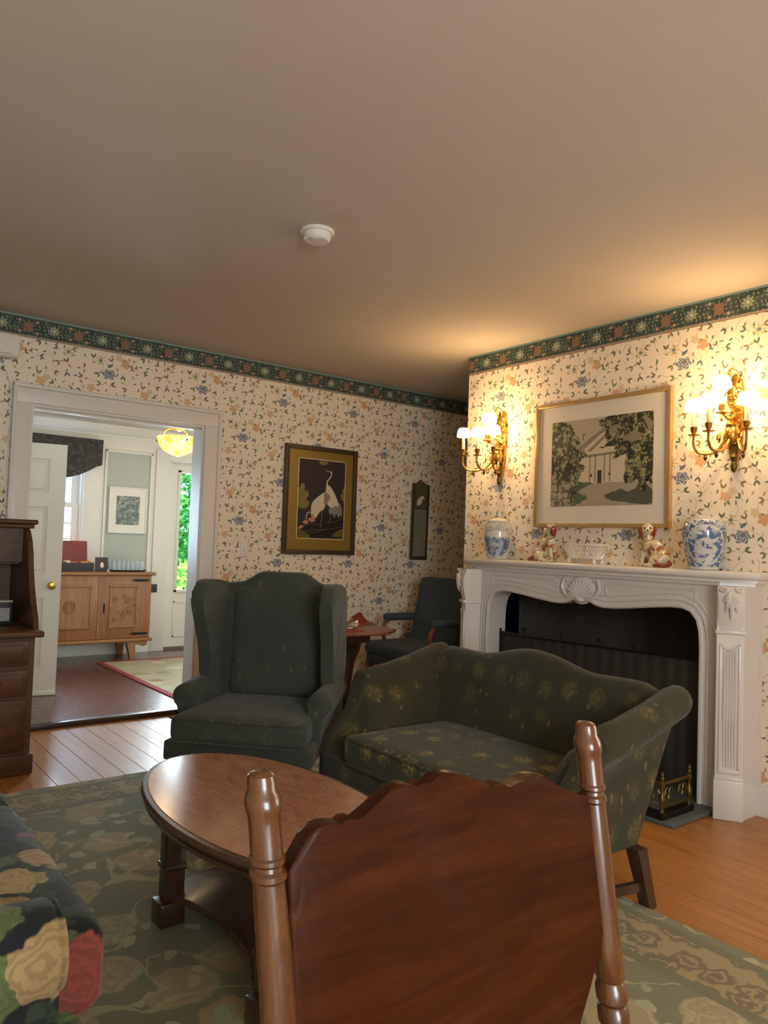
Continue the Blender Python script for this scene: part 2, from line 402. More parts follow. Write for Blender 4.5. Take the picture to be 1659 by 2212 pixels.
def cloudy(name):
    g = G(name); t = g.n.new('ShaderNodeBsdfTransparent'); t.inputs[0].default_value = (.95, .97, .98, 1)
    d = g.n.new('ShaderNodeBsdfPrincipled'); d.inputs['Base Color'].default_value = (.82, .87, .9, 1); d.inputs['Roughness'].default_value = .08
    mx = g.n.new('ShaderNodeMixShader'); fr = g.n.new('ShaderNodeFresnel'); fr.inputs[0].default_value = 1.45
    g.l.new(g.m('ADD', X(g, fr.outputs[0]) * .6, .30).s, mx.inputs[0]); g.l.new(t.outputs[0], mx.inputs[1]); g.l.new(d.outputs[0], mx.inputs[2]); g.l.new(mx.outputs[0], g.out.inputs[0]); M[name] = g.mat
cloudy('drink_glass')
glassmat('pane_glass', mixv=.97); glassmat('clear_plastic', (.9, .9, .88, 1), .25, .62)
def glow(name, col, es, through, rough=None, tex=None):
    """lit lamp glass: gives off light and lets the bulb's light pass"""
    g = G(name); e = g.n.new('ShaderNodeEmission'); e.inputs[1].default_value = es
    if tex:
        o = g.obj(True); n = g.noise(o, 14., 3, .6); z = g.sep(o)[2]
        c = g.mix(g.step(n, .35, .65), lin(tex), col); g.l.new(c.s, e.inputs[0])
    else: e.inputs[0].default_value = col
    t = g.n.new('ShaderNodeBsdfTransparent'); mx = g.n.new('ShaderNodeMixShader'); mx.inputs[0].default_value = through
    g.l.new(e.outputs[0], mx.inputs[1]); g.l.new(t.outputs[0], mx.inputs[2]); g.l.new(mx.outputs[0], g.out.inputs[0]); M[name] = g.mat
glow('sconce_shade', (1.0, .80, .46, 1), 3.0, .62)
glow('bulb_glow', (1.0, .84, .55, 1), 9., .0)
glow('pendant_glass', (1.0, .74, .36, 1), .85, .25, tex='#f0a840')
def foliage(name, a, b, c):
    g = G(name); q = g.n.new('ShaderNodeNewGeometry'); n = g.noise(X(g, q.outputs['Position']), 3.5, 2)
    col = g.ramp(n, [(.3, a), (.5, b), (.7, c)])
    d = g.n.new('ShaderNodeBsdfTranslucent'); g.l.new(col.s, d.inputs[0]); mx = g.n.new('ShaderNodeMixShader'); mx.inputs[0].default_value = .3
    g.done(col, .6); g.l.new(g.bsdf.outputs[0], mx.inputs[1]); g.l.new(d.outputs[0], mx.inputs[2]); g.l.new(mx.outputs[0], g.out.inputs[0]); M[name] = g.mat
foliage('leaf_green', '#3f8f4a', '#5fb050', '#8ed060'); foliage('leaf_lime', '#6aa83a', '#93c84a', '#c4e070')

# ------------------------------------------------------------------ mesh helpers
class MB:
    def __init__(s): s.b = bmesh.new()
    def _add(s, vs, fs, Mx=None):
        bv = [s.b.verts.new((Mx @ Vector(v)) if Mx else v) for v in vs]
        out = []
        for f in fs:
            try: out.append(s.b.faces.new([bv[i] for i in f]))
            except ValueError: pass
        return bv
    def box(s, x0, x1, y0, y1, z0, z1, Mx=None, bev=0., seg=2):
        t = bmesh.new()
        vs = [t.verts.new(v) for v in ((x0, y0, z0), (x1, y0, z0), (x1, y1, z0), (x0, y1, z0), (x0, y0, z1), (x1, y0, z1), (x1, y1, z1), (x0, y1, z1))]
        for f in ((3, 2, 1, 0), (4, 5, 6, 7), (0, 1, 5, 4), (1, 2, 6, 5), (2, 3, 7, 6), (3, 0, 4, 7)): t.faces.new([vs[i] for i in f])
        if bev > 0: bmesh.ops.bevel(t, geom=t.edges[:], offset=bev, segments=seg, profile=.5, affect='EDGES')
        s._merge(t, Mx); return s
    def _merge(s, t, Mx=None):
        t.verts.index_update()
        vs = [v.co.copy() for v in t.verts]; fs = [[v.index for v in f.verts] for f in t.faces]; t.free(); s._add(vs, fs, Mx)
    def lathe(s, prof, seg=24, c=(0, 0, 0), Mx=None, cap=True, sx=1., sy=1.):
        vs, fs = [], []; n = len(prof)
        for r, z in prof:
            for k in range(seg):
                a = 2 * PI * k / seg; vs.append((c[0] + r * sx * math.cos(a), c[1] + r * sy * math.sin(a), c[2] + z))
        for i in range(n - 1):
            for k in range(seg):
                a, b2 = i * seg + k, i * seg + (k + 1) % seg; fs.append((a, b2, b2 + seg, a + seg))
        if cap:
            if prof[0][0] > 1e-5: fs.append(tuple(range(seg - 1, -1, -1)))
            if prof[-1][0] > 1e-5: fs.append(tuple(range((n - 1) * seg, n * seg)))
        s._add(vs, fs, Mx); return s
    def tube(s, path, rad, seg=8, cap=True, Mx=None):
        P = [Vector(p) for p in path]; n = len(P); rr = rad if isinstance(rad, (list, tuple)) else [rad] * n
        vs, fs = [], []; t0 = (P[1] - P[0]).normalized(); nrm = t0.orthogonal().normalized()
        for i in range(n):
            t = (P[min(i + 1, n - 1)] - P[max(i - 1, 0)]).normalized()
            nrm = (nrm - t * nrm.dot(t)); nrm = nrm.normalized() if nrm.length > 1e-6 else t.orthogonal().normalized()
            bn = t.cross(nrm)
            for k in range(seg):
                a = 2 * PI * k / seg; vs.append(P[i] + (nrm * math.cos(a) + bn * math.sin(a)) * rr[i])
        for i in range(n - 1):
            for k in range(seg):
                a, b2 = i * seg + k, i * seg + (k + 1) % seg; fs.append((a, b2, b2 + seg, a + seg))
        if cap: fs.append(tuple(range(seg - 1, -1, -1))); fs.append(tuple(range((n - 1) * seg, n * seg)))
        s._add(vs, fs, Mx); return s
    def loft(s, rings, cap=True, close=False, Mx=None):
        k = len(rings[0]); vs = [v for r in rings for v in r]; fs = []; n = len(rings)
        for i in range(n if close else n - 1):
            j = (i + 1) % n
            for q in range(k): fs.append((i * k + q, i * k + (q + 1) % k, j * k + (q + 1) % k, j * k + q))
        if cap and not close: fs.append(tuple(range(k - 1, -1, -1))); fs.append(tuple(range((n - 1) * k, n * k)))
        s._add(vs, fs, Mx); return s
    def prism(s, poly, fn, d0, d1, bev=0., seg=2, Mx=None):
        """poly: 2-D outline, fn(a, b, d) -> point; extruded from d0 to d1"""
        t = bmesh.new(); k = len(poly)
        A = [t.verts.new(fn(a, b, d0)) for a, b in poly]; B = [t.verts.new(fn(a, b, d1)) for a, b in poly]
        t.faces.new(A[::-1]); t.faces.new(B)
        for i in range(k): t.faces.new((A[i], A[(i + 1) % k], B[(i + 1) % k], B[i]))
        if bev > 0:
            es = [e for e in t.edges if (e.verts[0] in A) == (e.verts[1] in A)]
            bmesh.ops.bevel(t, geom=es, offset=bev, segments=seg, profile=.5, affect='EDGES', clamp_overlap=True)
        s._merge(t, Mx); return s
    def ell(s, c, r, seg=16, rings=10, Mx=None):
        prof = [(math.sin(PI * i / rings), -math.cos(PI * i / rings)) for i in range(rings + 1)]
        m = Matrix.Translation(c) @ Matrix.Diagonal((r[0], r[1], r[2], 1)); prof[0] = (0.001, -1); prof[-1] = (.001, 1)
        s.lathe(prof, seg, Mx=(Mx @ m) if Mx else m); return s
    def pad(s, x0, x1, y0, y1, z0, z1, r=.03, puff=.0, n=12, Mx=None, fn=None):
        """soft rounded upholstered block"""
        t = bmesh.new(); bmesh.ops.create_cube(t, size=2.)
        bmesh.ops.subdivide_edges(t, edges=t.edges[:], cuts=n - 1, use_grid_fill=True)
        hx, hy, hz = (x1 - x0) / 2, (y1 - y0) / 2, (z1 - z0) / 2; cx, cy, cz = (x0 + x1) / 2, (y0 + y1) / 2, (z0 + z1) / 2
        r = min(r, hx, hy, hz)
        def w(v, h):
            a = abs(v); lim = 1 - 3.0 / n
            q = (a / lim) * (h - r) if a <= lim else (h - r) + (a - lim) / (1 - lim) * r
            return math.copysign(q, v)
        for v in t.verts:
            q = Vector((w(v.co.x, hx), w(v.co.y, hy), w(v.co.z, hz)))
            i = Vector((max(-hx + r, min(hx - r, q.x)), max(-hy + r, min(hy - r, q.y)), max(-hz + r, min(hz - r, q.z))))
            d = q - i
            if d.length > 1e-9: q = i + d.normalized() * (r if max(abs(d.x), abs(d.y), abs(d.z)) >= r - 1e-6 else d.length)
            if puff: q.z += math.copysign(puff, q.z) * max(0, 1 - (q.x / hx) ** 2) * max(0, 1 - (q.y / hy) ** 2) * min(1, abs(q.z) / hz)
            q += Vector((cx, cy, cz)); v.co = fn(q) if fn else q
        s._merge(t, Mx); return s
    def build(s, name, mat, parent=None, world=False, smooth=35, root=None, link=True):
        me = bpy.data.meshes.new(name)
        if world and (root or parent):
            inv = (root or parent).matrix_basis.inverted()
            for v in s.b.verts: v.co = inv @ v.co
        bmesh.ops.recalc_face_normals(s.b, faces=s.b.faces[:])
        s.b.to_mesh(me); s.b.free()
        me.polygons.foreach_set('use_smooth', [True] * len(me.polygons))
        me.set_sharp_from_angle(angle=math.radians(smooth))
        me.materials.append(M[mat])
        o = bpy.data.objects.new(name, me); C.objects.link(o)
        if parent: o.parent = parent
        return o
def tag(o, label, cat, group=None):
    o['label'] = label; o['category'] = cat
    if group: o['group'] = group
    return o
def thing(name, label, cat, loc=(0, 0, 0), rotz=0., group=None):
    o = bpy.data.objects.new(name, None); C.objects.link(o); o.empty_display_size = .1
    o.matrix_basis = Matrix.Translation(loc) @ Matrix.Rotation(rotz, 4, 'Z')
    return tag(o, label, cat, group)
def struct(o):
    o['kind'] = 'structure'; return o
def S_box(name, mat, *b, bev=0.):
    return struct(MB().box(*b, bev=bev).build(name, mat))
def B(name, mat, parent, *b, bev=0., world=True, root=None):
    return MB().box(*b, bev=bev).build(name, mat, parent, world=world, root=root or parent)
def spline(pts, n=8, closed=False):
    """Catmull-Rom through 2-D or 3-D points"""
    P = [Vector(p) for p in pts]; out = []; N = len(P)
    for i in range(N if closed else N - 1):
        g = lambda k: P[k % N] if closed else P[max(0, min(N - 1, k))]
        a, b2, c, d = g(i - 1), g(i), g(i + 1), g(i + 2)
        for k in range(n):
            t = k / n
            out.append(.5 * (2 * b2 + (c - a) * t + (2 * a - 5 * b2 + 4 * c - d) * t * t + (3 * b2 - a - 3 * c + d) * t ** 3))
    if not closed: out.append(P[-1])
    return [tuple(p) for p in out]
XZ = lambda y: (lambda a, b, d: (a, y + d, b))
YZ = lambda x: (lambda a, b, d: (x + d, a, b))
XY = lambda z: (lambda a, b, d: (a, b, z + d))

# ------------------------------------------------------------------ room shell
XL, XR, YF = -.60, 5.60, -1.80                      # left wall, alcove wall, wall behind the camera
DX0, DX1, DZ = 1.135, 2.31, 2.055                    # opening to the hall
def planks(parent, mat, x0, x1, y0, y1, z, along, wid, length):
    t = MB().box(-.5 * wid + .0008, .5 * wid - .0008, -.5 * length + .0008, .5 * length - .0008, -.012, 0., bev=.0012, seg=1)
    first = t.build('plank', mat, parent); me = first.data; used = False
    lo, hi = (x0, x1) if along == 'y' else (y0, y1); a0, a1 = (y0, y1) if along == 'y' else (x0, x1)
    rows = int(round((hi - lo) / wid)); wid2 = (hi - lo) / rows
    for i in range(rows):
        c = lo + (i + .5) * wid2; cuts = [a0]; q = a0 + random.uniform(.35, 1.) * length
        while q < a1 - .3: cuts.append(q); q += length * random.uniform(.75, 1.15)
        cuts.append(a1)
        for p, q in zip(cuts, cuts[1:]):
            o = first if not used else first.copy()
            if used: C.objects.link(o)
            used = True; o.parent = parent
            sc = (q - p) / length; mid = (p + q) / 2
            o.scale = (wid2 / wid, sc, 1)
            if along == 'y': o.location = (c, mid, z)
            else: o.location = (mid, c, z); o.rotation_euler = (0, 0, PI / 2)
fl = S_box('floor', 'threshold_wood', XL, XR, YF, 5.12, -.08, -.0125)
planks(fl, 'oak_floor', XL, XR, YF, 5.10, 0., 'y', .112, 2.6)
fh = S_box('floor_hall', 'threshold_wood', .80, 4.70, 5.16, 7.95, -.08, .0175)
planks(fh, 'hall_floor', .80, 4.70, 5.165, 7.93, .03, 'x', .112, 1.9)
S_box('trim_1', 'threshold_wood', DX0, DX1, 5.10, 5.166, -.0, .034, bev=.006)
S_box('ceiling', 'ceiling_paint', XL - .2, XR + .2, YF - .2, 5.27, Z_CEIL, Z_CEIL + .12)
S_box('ceiling_hall', 'ceiling_paint', .6, 4.9, 5.27, 8.2, 2.345, 2.72)
m = MB(); m.box(XL - .2, DX0, 5.12, 5.27, -.08, Z_CEIL); m.box(DX1, XR + .2, 5.12, 5.27, -.08, Z_CEIL); m.box(DX0, DX1, 5.12, 5.27, DZ, Z_CEIL)
struct(m.build('wall_back', 'wallpaper_back'))
OY0, OY1, OZ = 2.00, 3.49, 1.00                      # rough fireplace opening
RW = (-1.08, .20, .90, 2.14)                         # unseen window added to the right wall for the warm fill
m = MB(); m.box(3.75, 3.90, YF - .2, RW[0], -.08, Z_CEIL); m.box(3.75, 3.90, RW[1], OY0, -.08, Z_CEIL); m.box(3.75, 3.90, RW[0], RW[1], -.08, RW[2]); m.box(3.75, 3.90, RW[0], RW[1], RW[3], Z_CEIL); m.box(3.75, 3.90, OY1, Y_CORNER, -.08, Z_CEIL); m.box(3.75, 3.90, OY0, OY1, OZ, Z_CEIL)
m.box(3.90, XR, Y_CORNER - .15, Y_CORNER, -.08, Z_CEIL)
struct(m.build('wall_right', 'wallpaper_breast'))
S_box('wall_alcove', 'wallpaper_breast', XR, XR + .2, Y_CORNER - .15, 5.27, -.08, Z_CEIL)
FW = (-.43, .73, .96, 2.14)                           # unseen window added behind the camera for the front fill
m = MB(); m.box(XL - .2, FW[0], YF - .2, YF, -.08, Z_CEIL); m.box(FW[1], 3.95, YF - .2, YF, -.08, Z_CEIL); m.box(FW[0], FW[1], YF - .2, YF, -.08, FW[2]); m.box(FW[0], FW[1], YF - .2, YF, FW[3], Z_CEIL)
struct(m.build('wall_front', 'plaster'))
wn = struct(MB().box(FW[0], FW[0] + .05, YF - .08, YF - .03, FW[2], FW[3]).box(FW[1] - .05, FW[1], YF - .08, YF - .03, FW[2], FW[3]).box(FW[0], FW[1], YF - .08, YF - .03, FW[2], FW[2] + .05).box(FW[0], FW[1], YF - .08, YF - .03, FW[3] - .05, FW[3]).build('window_added_front', 'white_trim'))  # frame of the added front window, out of view
MB().box(FW[0] + .05, FW[1] - .05, YF - .075, YF - .035, 1.53, 1.57).build('meeting_rail', 'white_trim', wn)
for x in (-.04, .34): MB().box(x - .012, x + .012, YF - .07, YF - .045, FW[2] + .05, FW[3] - .05).build('muntin', 'white_trim', wn)
wf = struct(MB().box(3.80, 3.85, RW[0], RW[0] + .05, RW[2], RW[3]).box(3.80, 3.85, RW[1] - .05, RW[1], RW[2], RW[3]).box(3.80, 3.85, RW[0], RW[1], RW[2], RW[2] + .05).box(3.80, 3.85, RW[0], RW[1], RW[3] - .05, RW[3]).build('window_added_right', 'white_trim'))  # frame of the added right window, out of view
MB().box(3.805, 3.845, RW[0] + .05, RW[1] - .05, 1.50, 1.54).build('meeting_rail', 'white_trim', wf)
for y in (-.65, -.22): MB().box(3.81, 3.835, y - .012, y + .012, RW[2] + .05, RW[3] - .05).build('muntin', 'white_trim', wf)
S_box('wall_left', 'wallpaper_breast', XL - .15, XL, YF - .2, 5.27, -.08, Z_CEIL)
# paper border under the ceiling
m = MB(); m.box(XL, XR, 5.1185, 5.12, 2.463, 2.60); struct(m.build('trim_2', 'frieze_back'))
m = MB(); m.box(3.7485, 3.75, YF, Y_CORNER, 2.463, 2.60); struct(m.build('trim_3', 'frieze_breast'))
# casing of the opening to the hall: lining, flat boards, back band
cas = struct(MB().box(DX0, DX0 + .02, 5.118, 5.275, .034, DZ).box(DX1 - .02, DX1, 5.118, 5.275, .034, DZ).box(DX0 + .02, DX1 - .02, 5.118, 5.275, DZ - .02, DZ).build('trim_4', 'white_trim'))
m = MB(); m.box(DX0 - .088, DX0 + .004, 5.100, 5.12, 0, DZ - .004, bev=.003); m.build('casing_board', 'white_trim', cas)
m = MB(); m.box(DX1 - .004, DX1 + .100, 5.100, 5.12, 0, DZ - .004, bev=.003); m.build('casing_board', 'white_trim', cas)
m = MB(); m.box(DX0 - .088, DX1 + .100, 5.100, 5.12, DZ - .004, DZ + .09, bev=.003); m.build('casing_board', 'white_trim', cas)
for b in ((DX0 - .108, DX0 - .086, 0, DZ + .115), (DX1 + .098, DX1 + .122, 0, DZ + .115)):
    MB().box(b[0], b[1], 5.086, 5.12, b[2], b[3], bev=.006, seg=3).build('back_band', 'white_trim', cas)
MB().box(DX0 - .108, DX1 + .122, 5.085, 5.12, DZ + .090, DZ + .118, bev=.007, seg=3).build('back_band', 'white_trim', cas)
MB().box(DX0 + .02, DX1 - .02, 5.16, 5.185, DZ - .034, DZ - .02).build('door_stop', 'white_trim', cas)
# baseboards
def baseboard(name, prof, fn, a, b):
    struct(MB().prism(prof, fn, a, b).build(name, 'white_trim'))
BP = [(0, 0), (.018, 0), (.018, .105), (.014, .115), (.012, .128), (.006, .135), (0, .135)]
baseboard('baseboard_back', BP, lambda a, b, d: (d, 5.12 - a, b), DX1 + .122, XR)
baseboard('baseboard_right', BP, lambda a, b, d: (3.75 - a, d, b), YF, 1.795)
baseboard('baseboard_left', BP, lambda a, b, d: (XL + a, d, b), YF, 5.12)

# ------------------------------------------------------------------ hall behind the opening
HY = 7.80
HW = (1.45, 2.255, .98, 2.10); HD = (3.14, 4.06, 2.06)
m = MB(); m.box(.6, HW[0], HY, HY + .16, -.08, 2.35); m.box(HW[1], HD[0], HY, HY + .16, -.08, 2.35); m.box(HD[1], 4.9, HY, HY + .16, -.08, 2.35)
m.box(HW[0], HW[1], HY, HY + .16, -.08, HW[2]); m.box(HW[0], HW[1], HY, HY + .16, HW[3], 2.35); m.box(HD[0], HD[1], HY, HY + .16, HD[2], 2.35)
struct(m.build('wall_hall_back', 'hall_white'))
S_box('wall_hall_left', 'hall_white', .65, .80, 5.27, 7.80, -.08, 2.35)
S_box('wall_hall_right', 'hall_white', 4.70, 4.85, 5.27, 7.80, -.08, 2.35)
S_box('wall_hall_panel', 'hall_grey', 2.478, 2.927, HY - .003, HY, .16, 2.083)
pm = struct(MB().box(2.455, 2.480, HY - .02, HY, .15, 2.105, bev=.005).build('trim_5', 'white_trim'))
MB().box(2.925, 2.950, HY - .02, HY, .15, 2.105, bev=.005).build('panel_moulding', 'white_trim', pm)
MB().box(2.455, 2.950, HY - .02, HY, 2.081, 2.106, bev=.005).build('panel_moulding', 'white_trim', pm)
baseboard('baseboard_hall', [(0, .03), (.018, .03), (.018, .17), (.008, .19), (0, .19)], lambda a, b, d: (d, HY - a, b), .80, 2.985)
CP = [(0, 2.345), (.11, 2.345), (.11, 2.33), (.095, 2.322), (.075, 2.29), (.04, 2.262), (.02, 2.255), (.02, 2.235), (0, 2.235)]
struct(MB().prism(CP, lambda a, b, d: (d, HY - a, b), .80, 4.70).build('trim_6', 'white_trim'))
struct(MB().prism(CP, lambda a, b, d: (d, 5.27 + a, b), .80, 4.70).build('trim_7', 'white_trim'))
# hall window: casing, two sashes with muntins and panes
wi = struct(MB().box(HW[1] - .005, HW[1] + .165, HY - .022, HY, .86, 2.20, bev=.004).box(HW[0] - .165, HW[0] + .005, HY - .022, HY, .86, 2.20, bev=.004).box(HW[0], HW[1], HY - .022, HY, HW[3], 2.20, bev=.004).box(HW[0] - .18, HW[1] + .18, HY - .06, HY, .94, .98, bev=.006).build('window_1', 'white_trim'))
def sash(y, z0, z1, rows, cols):
    x0, x1 = HW[0] + .02, HW[1] - .02
    sh = MB().box(x0, x0 + .075, y, y + .035, z0, z1).box(x1 - .075, x1, y, y + .035, z0, z1).box(x0 + .075, x1 - .075, y, y + .035, z0, z0 + .05).box(x0 + .075, x1 - .075, y, y + .035, z1 - .042, z1).build('sash', 'white_trim', wi)
    a0, a1, b0, b1 = x0 + .075, x1 - .075, z0 + .05, z1 - .042
    for k in range(1, cols): q = a0 + (a1 - a0) * k / cols; MB().box(q - .008, q + .008, y + .006, y + .03, b0, b1).build('muntin', 'white_trim', sh)
    for k in range(1, rows): q = b0 + (b1 - b0) * k / rows; MB().box(a0, a1, y + .005, y + .031, q - .008, q + .008).build('muntin', 'white_trim', sh)
    for r in range(rows):
        for c in range(cols):
            MB().box(a0 + (a1 - a0) * c / cols, a0 + (a1 - a0) * (c + 1) / cols, y + .017, y + .020, b0 + (b1 - b0) * r / rows, b0 + (b1 - b0) * (r + 1) / rows).build('pane', 'pane_glass', sh)
sash(HY + .035, HW[2], 1.535, 3, 3); sash(HY + .075, 1.50, HW[3], 2, 3)
MB().box(HW[1] - .02, HW[1], HY, HY + .12, HW[2], HW[3]).build('jamb', 'white_trim', wi)
MB().box(HW[0], HW[0] + .02, HY, HY + .12, HW[2], HW[3]).build('jamb', 'white_trim', wi)
# shaped valance over the window
vp = [(1.315, 2.178), (2.39, 2.178), (2.388, 1.925), (2.33, 1.905), (2.26, 1.86), (2.17, 1.812), (2.06, 1.778), (1.9525, 1.76), (1.845, 1.778), (1.735, 1.812), (1.645, 1.86), (1.575, 1.905), (1.517, 1.925), (1.315, 1.925)]
va = thing('window_valance', 'dark grey patterned fabric valance with curved hem above the hall window', 'valance', (1.85, HY - .10, 1.9))
MB().prism(vp, XZ(HY - .135), 0, .022).build('front_panel', 'valance_fabric', va, world=True)
B('return_panel', 'valance_fabric', va, 2.368, 2.39, HY - .113, HY - .023, 1.925, 2.178); B('return_panel', 'valance_fabric', va, 1.315, 1.337, HY - .113, HY - .023, 1.925, 2.178)
# glazed front door
dr = struct(MB().box(HD[0] + .015, 3.315, 7.915, 7.955, .05, 2.045).box(3.885, HD[1] - .015, 7.915, 7.955, .05, 2.045).box(3.315, 3.885, 7.915, 7.955, .05, .66).box(3.315, 3.885, 7.915, 7.955, 1.945, 2.045).build('door_1', 'hall_white'))
MB().box(3.315, 3.885, 7.933, 7.937, .66, 1.945).build('glass_pane', 'pane_glass', dr)
gm = MB()
for b in ((3.285, 3.320, .635, 1.97), (3.88, 3.915, .635, 1.97)): gm.box(b[0], b[1], 7.903, 7.918, b[2], b[3], bev=.004)
gm.box(3.285, 3.915, 7.903, 7.918, .63, .665, bev=.004).box(3.285, 3.915, 7.903, 7.918, 1.94, 1.972, bev=.004); gm.build('glazing_bead', 'white_trim', dr)
pn = MB().box(3.29, 3.91, 7.908, 7.918, .52, .54, bev=.003).box(3.29, 3.91, 7.908, 7.918, .15, .17, bev=.003).box(3.29, 3.31, 7.908, 7.918, .15, .54, bev=.003).box(3.89, 3.91, 7.908, 7.918, .15, .54, bev=.003).build('panel_moulding', 'white_trim', dr)
MB().lathe([(.001, 0), (.03, .0), (.03, .01), (.012, .018), (.012, .04), (.028, .05), (.028, .07), (.001, .085)], 14, Mx=Matrix.Translation((3.985, 7.915, .98)) @ Matrix.Rotation(PI / 2, 4, 'X')).build('door_knob', 'brass', dr)
fr = struct(MB().box(2.985, HD[0] + .004, HY - .022, HY, .03, 2.16, bev=.005).box(HD[1] - .004, HD[1] + .15, HY - .022, HY, .03, 2.16, bev=.005).box(HD[0], HD[1], HY - .022, HY, HD[2] - .004, 2.16, bev=.005).build('trim_8', 'white_trim'))
MB().box(HD[0], HD[0] + .016, HY - .002, HY + .16, .03, HD[2]).box(HD[1] - .016, HD[1], HY - .002, HY + .16, .03, HD[2]).box(HD[0], HD[1], HY - .002, HY + .16, HD[2] - .014, HD[2]).build('jamb', 'white_trim', fr)
MB().box(HD[0], HD[1], HY, HY + .2, -.02, .05, bev=.008).build('sill', 'threshold_wood', fr)
# panelled white door standing open inside the hall
def leaf_door():
    W_, H_ = .80, 1.875
    d = bpy.data.objects.new('door_2', None); C.objects.link(d); struct(d)
    d.matrix_basis = Matrix.Translation((1.612, 6.03, .032)) @ Matrix.Rotation(math.radians(-12), 4, 'Z')
    lf = MB(); st = .115; rails = [(0, .20), (.72, .90), (1.40, 1.50), (H_ - .115, H_)]
    lf.box(-st, 0, -.035, 0, 0, H_); lf.box(-W_, -W_ + st, -.035, 0, 0, H_); lf.box(-W_ / 2 - .05, -W_ / 2 + .05, -.035, 0, .2, H_ - .115)
    for a, b in rails: lf.box(-W_ + st, -st, -.035, 0, a, b)
    lf.build('stiles_and_rails', 'hall_white', d)
    for x0, x1 in ((-W_ + st, -W_ / 2 - .05), (-W_ / 2 + .05, -st)):
        for (a, b), (c, e) in zip(rails, rails[1:]):
            p = MB().box(x0, x1, -.024, -.010, b, c).build('door_panel', 'hall_white', d)
            MB().box(x0 + .03, x1 - .03, -.032, -.022, b + .03, c - .03, bev=.006).build('raised_field', 'hall_white', p)
    k = MB().lathe([(.001, 0), (.026, 0), (.026, .006), (.010, .010), (.010, .035), (.026, .043), (.030, .055), (.022, .067), (.001, .07)], 16, Mx=Matrix.Translation((-.062, -.035, .815)) @ Matrix.Rotation(PI / 2, 4, 'X')).build('door_knob', 'brass', d)
    MB().box(-W_, -.0, -.048, -.035, 0.0, .03, bev=.004).build('bottom_moulding', 'hall_white', d)
leaf_door()
# outside: paving, hedges and a tree beyond the glazed door
S_box('ground', 'leaf_ground', -30, 40, 8.3, 60, -.4, -.25)
def bush(name, label, c, r, n, mat, seed, size=.09, trunk=None):
    rnd = random.Random(seed); t = thing(name, label, 'tree' if trunk else 'shrub', (c[0], c[1], -.25))
    vs, fs = [], []
    for i in range(n):
        a, z = rnd.uniform(0, 2 * PI), rnd.uniform(-1, 1); q = math.sqrt(1 - z * z); rad = rnd.uniform(.62, 1.0)
        p = Vector((c[0] + r[0] * rad * q * math.cos(a), c[1] + r[1] * rad * q * math.sin(a), c[2] + r[2] * rad * z))
        d1 = Vector((rnd.gauss(0, 1), rnd.gauss(0, 1), rnd.gauss(0, 1))).normalized(); d2 = d1.orthogonal().normalized(); s_ = size * rnd.uniform(.6, 1.3)
        k = len(vs); vs += [p - d1 * s_, p + d2 * s_ * .45, p + d1 * s_, p - d2 * s_ * .45]; fs.append((k, k + 1, k + 2, k + 3))
    mb = MB(); mb._add(vs, fs); f = mb.build('foliage', mat, t, world=True); f['kind'] = 'stuff'
    MB().tube([(c[0], c[1], -.25), (c[0] + .05, c[1], c[2] * .5), (c[0], c[1], c[2] + r[2] * .3)], [trunk or .04, (trunk or .04) * .8, .02], 8).build('trunk', 'bark', t, world=True)
bush('leafy_tree', 'tall green leafy tree beyond the glazed hall door', (5.75, 12.6, 1.9), (1.6, 1.2, 1.7), 4200, 'leaf_green', 1, .10, .12)
bush('rounded_shrub', 'lime green shrub growing in front of the leafy tree outside', (4.85, 10.9, .25), (1.0, .7, .62), 2600, 'leaf_lime', 2, .07)
bush('broad_tree', 'broad green tree standing furthest behind the glazed hall door', (7.2, 16.5, 2.3), (2.6, 1.8, 2.2), 3600, 'leaf_green', 3, .15, .15)
# ------------------------------------------------------------------ fireplace
YC = 2.75
fp = thing('fireplace_mantel', 'white carved fireplace mantel with scalloped opening and shell centre', 'fireplace', (3.68, YC, 0))
half = [(.725, 0), (.725, .78), (.720, .86), (.705, .915), (.675, .952), (.63, .968), (.56, .968), (.45, .957), (.32, .940), (.22, .930), (.15, .928), (.10, .936), (.054, .957), (.027, .947), (0, .943)]
arch = [(YC + a, b) for a, b in half] + [(YC - a, b) for a, b in half[-2::-1]]
outer = [(YC - .83, 0), (YC - .83, 1.10), (YC + .83, 1.10), (YC + .83, 0)]
MB().prism(outer + arch, YZ(3.60), 0, .15).build('surround', 'mantel_white', fp, world=True)
def off(a, b, d):
    ang = math.atan2(max(0, b - .45), a if a else 1e-6)
    return None
for d, r, x in ((.014, .014, 3.597), (.045, .008, 3.598), (.072, .006, 3.599)):
    path = []
    for i, (a, b) in enumerate(half):
        p0, p1 = Vector(half[max(0, i - 1)]), Vector(half[min(len(half) - 1, i + 1)]); t = (p1 - p0).normalized(); n = Vector((-t.y, t.x)) * -1
        if i == len(half) - 1: n = Vector((0, 1))
        if i == 0: n = Vector((1, 0))
        path.append((x, YC + a + n.x * d, b + n.y * d if b > 0 else b))
    full = path + [(p[0], 2 * YC - p[1], p[2]) for p in path[-2::-1]]
    MB().tube(full, r, 8).build('opening_moulding', 'mantel_white', fp, world=True)
# panel mouldings of the frieze
for sgn in (-1, 1):
    pth = [(3.599, YC + sgn * .20, 1.065), (3.599, YC + sgn * .70, 1.065), (3.599, YC + sgn * .70, 1.0), (3.599, YC + sgn * .72, .93)]
    MB().tube(pth, .006, 6).build('frieze_moulding', 'mantel_white', fp, world=True)
    MB().tube(spline([(3.599, YC + sgn * .20, 1.065), (3.599, YC + sgn * .165, 1.04), (3.599, YC + sgn * .185, 1.0), (3.599, YC + sgn * .22, .985)], 4), .006, 6).build('frieze_moulding', 'mantel_white', fp, world=True)
